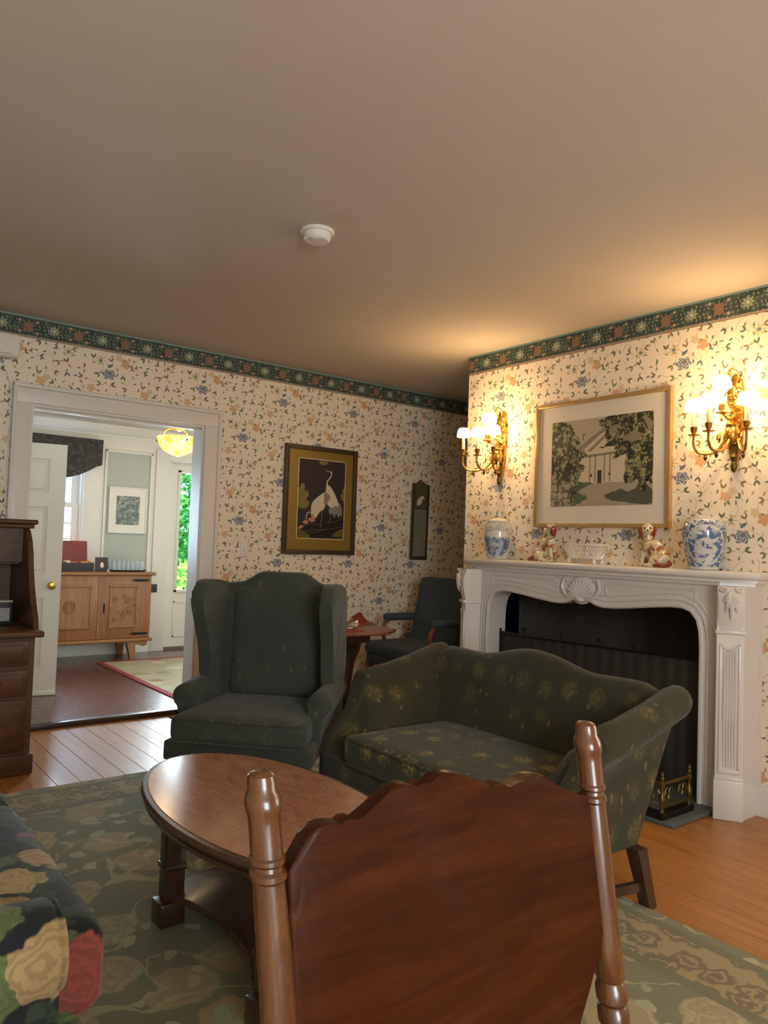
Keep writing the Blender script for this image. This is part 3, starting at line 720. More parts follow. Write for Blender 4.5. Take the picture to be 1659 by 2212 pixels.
# shell carving
sh = MB(); sh.ell((3.600, YC, 1.02), (.016, .095, .085), 18, 8)
for k in range(11):
    a = math.radians(-80 + 16 * k); tip = (3.588, YC + math.sin(a) * .088, .972 + math.cos(a) * .108); 
    sh.tube([(3.580, YC, .972), (3.577, YC + math.sin(a) * .045, .972 + math.cos(a) * .055), tip], [.005, .009, .012], 6)
for sg in (-1, 1):
    sh.tube(spline([(3.59, YC + sg * .055, .965), (3.586, YC + sg * .10, .985), (3.586, YC + sg * .13, 1.03), (3.59, YC + sg * .115, 1.08), (3.592, YC + sg * .09, 1.07)], 5), .009, 6)
sh.ell((3.585, YC, .966), (.014, .03, .018), 12, 8)
sh.build('shell_carving', 'mantel_white', fp, world=True)
def shelf_poly(d):
    return [(3.75, YC - 1.01 + d), (3.625 + d, YC - 1.01 + d), (3.530 + d, YC - .86 + d * .5), (3.530 + d, YC + .86 - d * .5), (3.625 + d, YC + 1.01 - d), (3.75, YC + 1.01 - d)]
MB().prism(shelf_poly(0), XY(0), 1.132, 1.170, bev=.017, seg=4).build('shelf', 'mantel_white', fp, world=True)
MB().prism(shelf_poly(.028), XY(0), 1.116, 1.133).build('shelf_moulding', 'mantel_white', fp, world=True)
MB().prism(shelf_poly(.045), XY(0), 1.098, 1.117).build('shelf_moulding', 'mantel_white', fp, world=True)
def pilaster(sg):
    # canted pilaster; local x along the face, y = depth behind the face, z up
    c = Vector((3.540, YC - sg * .9145, 0)); u = Vector((.526, -.85 * sg, 0)); n = Vector((-.85, -.526 * sg, 0))
    Mx = Matrix(((u.x, -n.x, 0, c.x), (u.y, -n.y, 0, c.y), (0, 0, 1, 0), (0, 0, 0, 1)))
    p = MB().box(-.060, .060, 0.004, .13, .19, 1.098, Mx=Mx).build('pilaster', 'mantel_white', fp, world=True)
    MB().box(-.066, .066, -.006, .14, 0, .185, Mx=Mx, bev=.004).build('plinth', 'mantel_white', p, world=True, root=fp)
    MB().box(-.064, .064, -.003, .135, .183, .200, Mx=Mx, bev=.005).build('plinth_moulding', 'mantel_white', p, world=True, root=fp)
    MB().box(-.068, .068, -.014, .13, .872, .892, Mx=Mx, bev=.006).build('necking', 'mantel_white', p, world=True, root=fp)
    f = MB()
    f.box(-.048, -.036, -.003, .01, .23, .82, Mx=Mx, bev=.003).box(.036, .048, -.003, .01, .23, .82, Mx=Mx, bev=.003).box(-.048, .048, -.003, .01, .215, .235, Mx=Mx, bev=.003)
    f.tube([Mx @ Vector(q) for q in spline([(-.046, 0, .825), (-.02, -.003, .803), (.02, -.003, .803), (.046, 0, .825)], 5)], .006, 6)
    f.build('panel_moulding', 'mantel_white', p, world=True, root=fp)
    f = MB()
    for k in range(5): f.tube([Mx @ Vector(((k - 2) * .012, .004, .245)), Mx @ Vector(((k - 2) * .012, -.001, .52)), Mx @ Vector(((k - 2) * .012, .002, .79))], [.004, .007, .006], 6)
    f.build('fluting', 'mantel_white', p, world=True, root=fp)
    # bulging console with acanthus leaves above the necking
    f = MB(); rings = []
    for z, d, hw in ((.89, .0, .058), (.93, -.012, .056), (.98, -.020, .055), (1.03, -.022, .056), (1.07, -.012, .058), (1.098, -.004, .060)):
        rings.append([Mx @ Vector(q) for q in ((-hw, .02, z), (-hw, d + .01, z), (-hw * .5, d, z), (hw * .5, d, z), (hw, d + .01, z), (hw, .02, z))])
    f.loft(rings); f.build('console', 'mantel_white', p, world=True, root=fp)
    f = MB()
    for k, (a, ln) in enumerate(((-48, .07), (-24, .10), (0, .125), (24, .10), (48, .07))):
        a = math.radians(a); dx, dz = math.sin(a), -math.cos(a)
        f.tube([Mx @ Vector((dx * ln * t * .62, -.026 - .012 * math.sin(t * PI), 1.07 + dz * ln * t)) for t in (0, .25, .5, .75, 1.)], [.006, .011, .012, .009, .003], 6)
    for sx in (-1, 1): f.tube([Mx @ Vector(q) for q in spline([(sx * .05, -.012, 1.085), (sx * .035, -.028, 1.075), (sx * .02, -.034, 1.09), (sx * .04, -.03, 1.095)], 4)], .006, 6)
    f.build('acanthus_carving', 'mantel_white', p, world=True, root=fp)
pilaster(1); pilaster(-1)
for sg in (-1, 1):
    y0, y1 = sorted((YC + sg * .82, YC + sg * .957))
    B('side_return', 'mantel_white', fp, 3.585, 3.75, y0, y1, 0, 1.10)
    y0, y1 = sorted((YC + sg * .955, YC + sg * .968)); B('scribe_moulding', 'mantel_white', fp, 3.732, 3.75, y0, y1, .14, 1.10)
fb = MB().box(4.33, 4.36, OY0, OY1, 0, OZ).box(3.75, 4.33, OY0 - .02, OY0, -.0, OZ).box(3.75, 4.33, OY1, OY1 + .02, 0, OZ).box(3.75, 4.33, OY0, OY1, OZ, OZ + .03).box(3.605, 4.33, OY0 + .03, OY1 - .03, -.012, .012)
fb.build('firebox', 'firebox_black', fp, world=True)
hearth = struct(MB().box(3.205, 3.745, 1.915, YC + .83, .001, .020, bev=.006).build('floor_hearth', 'slate'))
# folding mesh screen inside the opening
sc = thing('fireplace_screen', 'dark metal mesh screen with top rod inside the fireplace opening', 'fire screen', (3.70, YC, .02))
rings = []
nw = 120
top = [(3.700 + .004 * math.sin(i * .9), OY0 + .03 + (OY1 - OY0 - .06) * i / nw) for i in range(nw + 1)]
mb = MB(); vs = [(x, y, .022) for x, y in top] + [(x, y, .70) for x, y in top]; mb._add(vs, [(i, i + 1, i + nw + 2, i + nw + 1) for i in range(nw)])
mb.build('mesh_curtain', 'screen_mesh', sc, world=True)
MB().tube([(3.685, OY0 + .035, .705), (3.685, YC, .695), (3.685, OY1 - .035, .685)], .006, 6).build('top_rod', 'iron', sc, world=True)
for y in (2.45, 2.68, 2.95, 3.25):
    MB().tube([(3.683, y + .022 * math.cos(a) * (1 - a / 12), .725 + .022 * math.sin(a) * (1 - a / 12)) for a in [k * .5 for k in range(18)]], .0035, 5).build('scroll_hook', 'iron', sc, world=True)
for y in (OY0 + .035, OY1 - .035): MB().tube([(3.690, y, .022), (3.690, y, .72)], .006, 6).build('upright', 'iron', sc, world=True)
# brass fender standing on the hearth
fe = thing('brass_fender', 'small brass fender with pierced panels and finial posts on the slate hearth', 'fender', (3.35, YC, .02))
FX0, FX1, FY0, FY1 = 3.225, 3.475, 1.985, 3.50
m = MB()
m.box(FX0 - .02, FX0 + .035, FY0 - .02, FY1 + .02, .021, .050, bev=.006); m.box(FX0 + .035, FX1, FY0 - .02, FY0 + .03, .021, .05, bev=.006); m.box(FX0 + .035, FX1, FY1 - .03, FY1 + .02, .021, .05, bev=.006)
m.build('plinth', 'iron', fe, world=True)
for p in ((FX0, FY0), (FX1 - .02, FY0), (FX0, FY1), (FX1 - .02, FY1), (FX0, YC - .26), (FX0, YC + .26)):
    MB().lathe([(.012, .05), (.012, .06), (.007, .066), (.007, .085), (.016, .10), (.017, .115), (.008, .14), (.006, .16), (.013, .172), (.013, .188), (.007, .194), (.011, .205), (.006, .215), (.009, .222), (.001, .238)], 12, c=(p[0], p[1], 0)).build('post', 'brass_dark', fe, world=True)
for a, b in (((FX0, FY0), (FX1 - .02, FY0)), ((FX0, FY1), (FX1 - .02, FY1)), ((FX0, FY0), (FX0, FY1))):
    A, Bv = Vector((*a, .18)), Vector((*b, .18)); MB().tube([A, Bv], .009, 8).build('rail', 'brass_dark', fe, world=True)
    A.z = Bv.z = .075; MB().tube([A, Bv], .005, 6).build('rail', 'brass_dark', fe, world=True)
    L = (Bv - A).length; nS = max(2, int(L / .09)); g_ = MB(); d = (Bv - A) / L
    for k in range(nS):
        o0 = A + d * (L * (k + .5) / nS)
        for s1 in (-1, 1):
            g_.tube([o0 + d * (s1 * (.018 + .018 * math.cos(t)) * (1 - t / 14)) + Vector((0, 0, .052 + .034 * math.sin(t) * (1 - t / 14))) for t in [q * .55 for q in range(14)]], .0032, 5)
    g_.build('pierced_panel', 'brass_dark', fe, world=True)['kind'] = 'stuff'

# ------------------------------------------------------------------ wall sconces
def sconce(yc, arms, label):
    t = thing('wall_sconce', label, 'wall lamp', (3.75, yc, 1.95), group='brass candle sconces beside the mantel picture')
    m = MB(); prof = [(.012, 1.70), (.020, 1.74), (.034, 1.80), (.030, 1.84), (.044, 1.90), (.038, 1.96), (.046, 2.02), (.034, 2.07), (.040, 2.11), (.022, 2.15), (.008, 2.17)]
    m.prism([(yc + a, b) for a, b in prof] + [(yc - a, b) for a, b in prof[::-1]], YZ(3.728), 0, .021, bev=.006)
    m.build('backplate', 'brass', t, world=True)
    m = MB()
    for k in range(26):
        a = k * 2.4; zz = 1.80 + .013 * k; m.tube([(3.722 - .006 * math.sin(q), yc + .026 * math.cos(a) + .011 * math.cos(q), zz + .011 * math.sin(q)) for q in [i * .8 for i in range(8)]], .0032, 5)
    m.build('backplate_relief', 'brass', t, world=True)
    MB().lathe([(.001, 1.665), (.012, 1.675), (.018, 1.70), (.010, 1.72), (.022, 1.745), (.012, 1.765), (.012, 1.80), (.001, 1.81)], 12, c=(3.728, yc, 0)).build('tail_finial', 'brass_dark', t, world=True)
    MB().tube(spline([(3.725, yc - .012, 2.12), (3.705, yc - .028, 2.16), (3.69, yc, 2.185), (3.705, yc + .028, 2.16), (3.725, yc + .012, 2.12)], 6), .006, 8).build('crest_loop', 'brass', t, world=True)
    MB().lathe([(.001, 1.80), (.018, 1.805), (.034, 1.83), (.038, 1.87), (.030, 1.89), (.034, 1.905), (.001, 1.91)], 14, c=(3.705, yc, 0)).build('urn_boss', 'brass', t, world=True)
    for k, (p, q, zc) in enumerate(arms):
        X0, Y0 = 3.75 - p, yc + q; zb = zc - .155            # zc = centre of shade
        if k == 3: path = spline([(3.72, yc, 1.95), (3.70 - p * .2, yc, 1.93), (X0 + .02, Y0, 1.945), (X0, Y0, zb - .035), (X0, Y0, zb)], 6)
        else: path = spline([(3.71, yc + q * .1, 1.87), (3.75 - p * .45, yc + q * .45, 1.775), (3.75 - p * .85, yc + q * .85, 1.76), (X0, Y0, 1.80), (X0, Y0, zb)], 7)
        arm = MB().tube(path, [.0085 - .003 * i / len(path) for i in range(len(path))], 8).build('arm', 'brass', t, world=True)
        if k < 3:
            cx, cy, cz = 3.75 - p * .42, yc + q * .42, 1.835
            MB().tube([(cx + .028 * math.cos(a) * (1 - a / 11) * .7, cy + .028 * math.cos(a) * (1 - a / 11) * (.7 if abs(q) > .02 else .2), cz + .028 * math.sin(a) * (1 - a / 11)) for a in [i * .5 for i in range(19)]], .0045, 6).build('scroll', 'brass', arm, world=True, root=t)
            MB().lathe([(.001, -.035), (.006, -.03), (.010, -.018), (.006, -.006), (.010, 0), (.001, .004)], 10, c=(3.75 - p * .72, yc + q * .72, 1.757)).build('drop', 'brass_dark', arm, world=True, root=t)
        MB().lathe([(.006, -.004), (.028, .0), (.030, .004), (.008, .006)], 18, c=(X0, Y0, zb)).build('drip_pan', 'brass', arm, world=True, root=t)
        MB().lathe([(.008, .004), (.010, .012), (.016, .022), (.017, .040), (.019, .043), (.012, .046)], 16, c=(X0, Y0, zb)).build('candle_cup', 'brass', arm, world=True, root=t)
        MB().lathe([(.0105, .044), (.0105, .112), (.006, .116)], 14, c=(X0, Y0, zb)).build('candle_sleeve', 'candle_ivory', arm, world=True, root=t)
        MB().lathe([(.006, -.036), (.012, -.026), (.0155, -.010), (.013, .006), (.006, .020), (.001, .028)], 14, c=(X0, Y0, zc)).build('bulb', 'bulb_glow', arm, world=True, root=t)
        MB().lathe([(.044, -.030), (.0455, -.026), (.0435, -.004), (.040, .014), (.034, .026), (.026, .032)], 24, c=(X0, Y0, zc), cap=False).build('shade', 'sconce_shade', arm, world=True, root=t)
        L = light('candle_light', 'POINT', (X0, Y0, zc), SCONCE_W, (1.0, .62, .26), rad=.03); L.parent = arm; L.matrix_parent_inverse = t.matrix_basis.inverted()
SCONCE_W = 2.1
sconce(1.930, ((.16, .140, 2.005), (.27, .0, 2.0), (.15, -.125, 2.01), (.15, .0, 2.105)), 'brass candle wall sconce with lit shades at the right of the church picture')
sconce(3.545, ((.22, .150, 2.01), (.235, .0, 2.0), (.19, -.10, 2.01), (.145, .0, 2.105)), 'brass candle wall sconce with lit shades near the corner of the chimney breast')

# ------------------------------------------------------------------ pictures, mirror and small wall fittings
def frame_bars(t, fn, a0, a1, b0, b1, wid, dep, mat, bev=.004):
    for nm, P in (('frame_side', [(a0, b0), (a0 + wid, b0 + wid), (a0 + wid, b1 - wid), (a0, b1)]), ('frame_side', [(a1, b0), (a1, b1), (a1 - wid, b1 - wid), (a1 - wid, b0 + wid)]),
                  ('frame_top', [(a0, b1), (a0 + wid, b1 - wid), (a1 - wid, b1 - wid), (a1, b1)]), ('frame_bottom', [(a0, b0), (a1, b0), (a1 - wid, b0 + wid), (a0 + wid, b0 + wid)])):
        MB().prism(P, fn, 0, dep, bev=bev, seg=2).build(nm, mat, t, world=True)
# crane print on the back wall
cr = thing('crane_picture', 'framed print of two white cranes on dark ground with gold mat', 'picture', (3.32, 5.12, 1.57))
A0, A1, B0, B1 = 2.978, 3.665, 1.140, 2.002
fn = lambda a, b, d: (a, 5.12 - d, b)
frame_bars(cr, fn, A0, A1, B0, B1, .036, .030, 'bronze_frame')
MB().prism([(A0 + .03, B0 + .03), (A1 - .03, B0 + .03), (A1 - .03, B1 - .03), (A0 + .03, B1 - .03)], fn, .004, .010).build('mat_board', 'gold_mat', cr, world=True)
P0, P1, Q0, Q1 = 3.112, 3.552, 1.268, 1.896
plain('cr_dark', '#33272c', .6, .15, 12.); plain('cr_white', '#d8cdb6', .6, .08, 60.); plain('cr_grey', '#8d8578', .6, .1, 60.); plain('cr_cloud', '#8a7a4c', .6, .2, 22.); plain('cr_rock', '#191716', .6, .2, 16.); plain('cr_gold', '#6d5c30', .6, .15, 18.); plain('cr_pink', '#c08a72', .6, .15, 60.)
MB().prism([(P0 - .006, Q0 - .006), (P1 + .006, Q0 - .006), (P1 + .006, Q1 + .006), (P0 - .006, Q1 + .006)], fn, .010, .0112).build('mat_fillet', 'cream', cr, world=True)
pr = MB().prism([(P0, Q0), (P1, Q0), (P1, Q1), (P0, Q1)], fn, .0112, .0120).build('print', 'cr_dark', cr, world=True)
Wp, Hp = P1 - P0, Q1 - Q0
def art(name, pts, mat, lay, closed=True, n=5, smooth=True):
    q = spline(pts, n, True) if smooth else pts
    MB().prism([(P0 + min(1, max(0, a)) * Wp, Q0 + min(1, max(0, b)) * Hp) for a, b in q], fn, .0119, .0122 + lay * .0002).build(name, mat, pr, world=True, root=cr)
def artline(name, pts, mat, rad=.002, lay=.0130):
    MB().tube([(P0 + a * Wp, 5.12 - lay, Q0 + b * Hp) for a, b in spline(pts, 5)], rad, 5).build(name, mat, pr, world=True, root=cr)
art('gold_ground', [(0, .02), (.0, .13), (.10, .10), (.26, .045), (.28, 0), (.0, 0)], 'cr_gold', 1, smooth=False)
art('rock', [(.04, .12), (.12, .16), (.30, .19), (.42, .22), (.50, .30), (.62, .36), (.80, .34), (1, .31), (1, .10), (.85, .07), (.72, .03), (.50, 0), (.30, .01), (.26, .05)], 'cr_rock', 2, smooth=False)
art('cloud', [(.0, .40), (.10, .37), (.20, .39), (.235, .45), (.17, .49), (.22, .55), (.18, .60), (.12, .60), (.13, .66), (.07, .69), (.03, .64), (.0, .60)], 'cr_cloud', 3)
art('cloud', [(.42, .985), (.44, .955), (.50, .94), (.58, .955), (.61, .985)], 'cr_cloud', 3)
art('cloud', [(1, .50), (.94, .52), (.92, .57), (.96, .60), (.95, .64), (1, .67)], 'cr_cloud', 3)
art('gold_ground', [(.75, .045), (.86, .10), (1, .13), (1, .04), (.85, .03)], 'cr_gold', 3)
art('crane', [(.60, .72), (.635, .69), (.70, .66), (.80, .56), (.87, .46), (.86, .42), (.80, .43), (.74, .40), (.66, .42), (.60, .47), (.585, .56), (.585, .64)], 'cr_white', 4)
art('tail_plumes', [(.70, .42), (.80, .43), (.89, .47), (.945, .40), (.955, .29), (.91, .31), (.88, .27), (.83, .33), (.79, .27), (.75, .33), (.70, .31), (.66, .36)], 'cr_grey', 3)
artline('crane_neck', [(.60, .70), (.61, .74), (.67, .79), (.695, .83), (.69, .855), (.655, .865)], 'cr_white', .0058)
artline('crane_beak', [(.655, .868), (.60, .875), (.555, .905)], 'cr_pink', .002); artline('crane_beak', [(.655, .862), (.60, .862), (.55, .865)], 'cr_pink', .002)
art('crane', [(.585, .60), (.52, .58), (.40, .52), (.30, .45), (.275, .37), (.30, .31), (.36, .27), (.385, .26), (.42, .29), (.47, .34), (.54, .37), (.58, .42), (.585, .50)], 'cr_white', 5)
art('wing_plumes', [(.56, .60), (.62, .58), (.68, .55), (.66, .50), (.62, .45), (.56, .44), (.55, .52)], 'cr_grey', 6)
artline('crane_neck', [(.385, .275), (.33, .265), (.30, .285), (.27, .325), (.225, .325), (.19, .295), (.185, .24)], 'cr_white', .0042)
artline('crane_leg', [(.50, .37), (.52, .29), (.50, .22), (.50, .14)], 'cr_grey', .0026); artline('crane_leg', [(.70, .33), (.70, .26), (.66, .19)], 'cr_grey', .0022)
art('water_lily', [(.22, .235), (.28, .265), (.36, .255), (.37, .225), (.30, .205)], 'cr_pink', 6); art('water_lily', [(.11, .20), (.17, .23), (.23, .21), (.20, .18), (.14, .18)], 'cr_pink', 6); art('water_lily', [(.02, .12), (.07, .16), (.13, .15), (.10, .12)], 'cr_pink', 6)
for p in ([(.12, .16), (.30, .185), (.48, .175)], [(.15, .08), (.35, .11), (.62, .12), (.98, .16)], [(.60, .21), (.78, .22), (.98, .27)], [(.30, .06), (.48, .10), (.60, .11)]): artline('ripple', p, 'cr_grey', .0012)
# church picture over the mantel
ch = thing('church_picture', 'large framed black and white print of a church between trees above the mantel', 'picture', (3.75, 2.755, 1.77))
A0, A1, B0, B1 = 2.280, 3.230, 1.384, 2.160
fb2 = lambda a, b, d: (3.75 - d, a, b)
frame_bars(ch, fb2, A0, A1, B0, B1, .024, .032, 'gold_frame')
MB().prism([(A0 + .02, B0 + .02), (A1 - .02, B0 + .02), (A1 - .02, B1 - .02), (A0 + .02, B1 - .02)], fb2, .006, .012).build('mat_board', 'white_mat', ch, world=True)
P0, P1, Q0, Q1 = 3.107, 2.393, 1.513, 2.040; Wp, Hp = P1 - P0, Q1 - Q0; fn = fb2; cr2 = ch
def foliage_print(name, a, b, c):
    g = G(name); o = g.obj(True); n = g.noise(o, 26., 5, .7); n2 = g.noise(o, 75., 3, .6)
    M[name] = g.done(g.ramp(n * .6 + n2 * .4, [(.42, a), (.50, b), (.56, c)]), .35)
foliage_print('ph_tree', '#2e2e25', '#454838', '#a8a27c'); foliage_print('ph_tree2', '#28291f', '#3c4032', '#a09a72'); foliage_print('ph_wall', '#5c564a', '#938a78', '#b3a890')
plain('ph_sky', '#b5a893', .35, .02, 8.); plain('ph_church', '#cdbfa6', .35, .03, 20.); plain('ph_line', '#8d836e', .35, .05, 40.); plain('ph_dark', '#3a3430', .35, .1, 30.); plain('ph_path', '#a79c88', .35, .06, 20.); plain('ph_shade', '#55584e', .35, .12, 20.); plain('ph_lawn', '#5d6a50', .35, .2, 20.)
pr = MB().prism([(P0, Q0), (P1, Q0), (P1, Q1), (P0, Q1)], fn, .012, .0128).build('print', 'ph_sky', ch, world=True)
def art(name, pts, mat, lay, n=4, smooth=False):
    q = spline(pts, n, True) if smooth else pts
    MB().prism([(P0 + min(1, max(0, a)) * Wp, Q0 + min(1, max(0, b)) * Hp) for a, b in q], fn, .0127, .0130 + lay * .0002).build(name, mat, pr, world=True, root=ch)
def ragged(pts, amp, seed, n=6):
    rnd = random.Random(seed); return [(a + rnd.uniform(-amp, amp), b + rnd.uniform(-amp, amp)) for a, b in spline(pts, n, True)]
art('path', [(0, 0), (1, 0), (1, .26), (.70, .25), (.40, .26), (.20, .20), (0, .20)], 'ph_path', 0)
art('church_front', [(.30, .25), (.30, .60), (.50, .80), (.60, .86), (.745, .58), (.745, .26)], 'ph_church', 1)
art('church_roof', [(.26, .66), (.52, .86), (.60, .90), (.60, .86), (.50, .80), (.30, .62)], 'ph_line', 2)
art('pediment', [(.37, .62), (.55, .80), (.56, .77), (.42, .62)], 'ph_line', 2); art('cornice', [(.36, .58), (.66, .60), (.66, .57), (.36, .555)], 'ph_line', 2)
for x in (.40, .455, .545, .60): art('column', [(x, .27), (x + .012, .27), (x + .012, .57), (x, .57)], 'ph_line', 2)
art('church_door', [(.485, .255), (.525, .255), (.525, .40), (.485, .40)], 'ph_dark', 3); art('lantern', [(.41, .33), (.435, .33), (.425, .375)], 'ph_dark', 3); art('lantern', [(.59, .34), (.612, .34), (.60, .38)], 'ph_dark', 3)
art('chimney', [(.33, .76), (.337, .76), (.337, .81), (.352, .82), (.352, .83), (.33, .825)], 'ph_dark', 3)
art('lawn', ragged([(.28, .02), (.38, .10), (.30, .16), (.36, .22), (.44, .25), (.30, .28), (.22, .24), (.20, 0)], .012, 1), 'ph_lawn', 2)
art('tree_shadow', ragged([(.55, .10), (.68, .17), (.82, .16), (.90, .24), (1, .14), (1, .02), (.70, .04)], .012, 2), 'ph_shade', 2)
art('tree', ragged([(0, .985), (.12, .985), (.19, .95), (.24, .85), (.29, .74), (.27, .66), (.36, .62), (.38, .57), (.30, .52), (.36, .44), (.31, .36), (.28, .22), (.25, .06), (.20, 0), (0, 0)], .014, 3, 7), 'ph_tree', 4)
art('tree', ragged([(.535, .985), (.50, .90), (.56, .86), (.545, .78), (.58, .70), (.50, .65), (.62, .66), (.66, .60), (.64, .52), (.74, .56), (.76, .50), (.75, .26), (.84, .26), (.86, .28), (.88, .18), (.93, .16), (.94, .28), (1, .27), (1, .985)], .013, 4, 6), 'ph_tree2', 5)
art('sunlit_leaves', ragged([(.60, .86), (.68, .90), (.70, .84), (.64, .80)], .016, 5), 'ph_line', 6); art('sunlit_leaves', ragged([(.72, .72), (.84, .80), (.90, .74), (.82, .68)], .02, 6), 'ph_line', 6); art('sunlit_leaves', ragged([(.90, .94), (.98, .92), (.97, .80), (.93, .84)], .016, 7), 'ph_line', 6); art('sunlit_leaves', ragged([(.68, .62), (.75, .64), (.76, .60)], .012, 8), 'ph_line', 6)
k = 0
for r, (b0, b1) in enumerate(((.0, .085), (.09, .17), (.175, .255))):
    x = 0.
    while x < .20:
        wdt = .05 + .03 * ((k * 7) % 5) / 5; art('wall_stone', [(x + .004, b0 + .004), (min(.215, x + wdt), b0 + .004), (min(.215, x + wdt), b1), (x + .004, b1)], 'ph_wall', 6); x += wdt + .006; k += 1
# narrow mirror in the alcove
mi = thing('narrow_mirror', 'tall narrow mirror with painted top panel hanging beside the alcove chair', 'mirror', (4.37, 5.12, 1.45))
fn = lambda a, b, d: (a, 5.12 - d, b)
mo = [(4.272, 1.112), (4.462, 1.112), (4.475, 1.782), (4.45, 1.785), (4.41, 1.80), (4.378, 1.825), (4.345, 1.80), (4.31, 1.785), (4.283, 1.785)]
MB().prism(mo, fn, 0, .014).build('backboard', 'olive_panel', mi, world=True)
for a in ((4.272, 4.294, 4.283, 4.305), (4.440, 4.462, 4.453, 4.475)): MB().prism([(a[0], 1.115), (a[1], 1.115), (a[3], 1.775), (a[2], 1.775)], fn, .014, .024, bev=.003).build('frame_side', 'bronze_frame', mi, world=True)
MB().prism([(4.272, 1.112), (4.462, 1.112), (4.4625, 1.142), (4.2725, 1.142)], fn, .014, .026, bev=.003).build('frame_bottom', 'bronze_frame', mi, world=True)
MB().prism([(4.296, 1.145), (4.441, 1.145), (4.449, 1.560), (4.302, 1.560)], fn, .0135, .016).build('mirror_glass', 'mirror_glass', mi, world=True)
MB().prism([(4.302, 1.560), (4.449, 1.560), (4.449, 1.572), (4.302, 1.572)], fn, .014, .020).build('divider', 'bronze_frame', mi, world=True)
MB().prism(spline([(4.335, 1.60), (4.36, 1.595), (4.39, 1.62), (4.40, 1.655), (4.42, 1.645), (4.405, 1.68), (4.375, 1.67), (4.345, 1.645)], 4, True), fn, .014, .0148).build('painted_bird', 'cream', mi, world=True)
# light switch, smoke alarm, white box high on the wall with its cable
sw = thing('light_switch', 'white light switch plate on the papered wall left of the crane print', 'switch', (2.664, 5.12, 1.17))
MB().prism([(2.631, 1.11), (2.698, 1.11), (2.698, 1.23), (2.631, 1.23)], fn, 0, .006, bev=.003).build('plate', 'white_plastic', sw, world=True)
MB().box(2.658, 2.671, 5.100, 5.115, 1.158, 1.182, bev=.002).build('toggle', 'white_plastic', sw, world=True)
sm = thing('smoke_alarm', 'round white smoke alarm fixed to the ceiling', 'smoke alarm', (1.735, 2.775, 2.60))
MB().lathe([(.074, 0), (.074, -.010), (.070, -.014)], 32, c=(1.735, 2.775, 2.60)).build('base_ring', 'white_plastic', sm, world=True)
MB().lathe([(.060, -.014), (.061, -.018), (.058, -.038), (.050, -.046), (.020, -.049), (.001, -.049)], 32, c=(1.735, 2.775, 2.60)).build('cover', 'white_plastic', sm, world=True)
MB().lathe([(.016, -.0485), (.015, -.051), (.001, -.0515)], 16, c=(1.71, 2.75, 2.60)).build('test_button', 'white_plastic', sm, world=True)
bx = thing('white_wall_box', 'rounded white box mounted under the paper border above the desk', 'wall unit', (.86, 5.12, 2.38))
MB().box(.68, 1.042, 5.03, 5.119, 2.306, 2.452, bev=.02, seg=4).build('housing', 'white_plastic', bx, world=True)
MB().box(.72, 1.00, 5.027, 5.032, 2.322, 2.327).build('seam', 'hall_grey', bx, world=True)
MB().tube(spline([(.965, 5.11, 2.31), (.975, 5.112, 2.25), (1.0, 5.112, 2.19), (1.018, 5.112, 2.05), (1.018, 5.112, 1.40)], 6), .004, 6).build('cable', 'white_plastic', bx, world=True)

# ------------------------------------------------------------------ on the mantel shelf
MZ = 1.1715
v1 = thing('ginger_jar', 'white lidded jar with blue mountain landscape at the far end of the mantel', 'vase', (3.645, 3.46, MZ), math.radians(0))
MB().lathe([(.064, 0), (.068, .004), (.070, .02), (.080, .06), (.089, .12), (.091, .17), (.088, .205), (.078, .230), (.070, .237), (.069, .240)], 40).build('body', 'blue_white_scene', v1)
ld = MB().lathe([(.070, .240), (.073, .243), (.072, .250), (.05, .260), (.02, .268), (.008, .270), (.007, .276)], 32).build('lid', 'porcelain', v1)
MB().ell((0, 0, .287), (.013, .013, .012), 12, 8).build('knob', 'blue_white_scene', ld)
v2 = thing('blue_jar', 'large blue patterned white jar with oval picture at the near end of the mantel', 'vase', (3.635, 2.03, MZ))
MB().lathe([(.070, 0), (.074, .004), (.074, .014), (.078, .03), (.092, .09), (.1035, .16), (.105, .205), (.097, .238), (.082, .252), (.080, .262), (.076, .265), (.072, .262), (.070, .24)], 44, cap=False).lathe([(.001, .003), (.072, .003)], 44, cap=False).build('body', 'blue_all_over', v2)
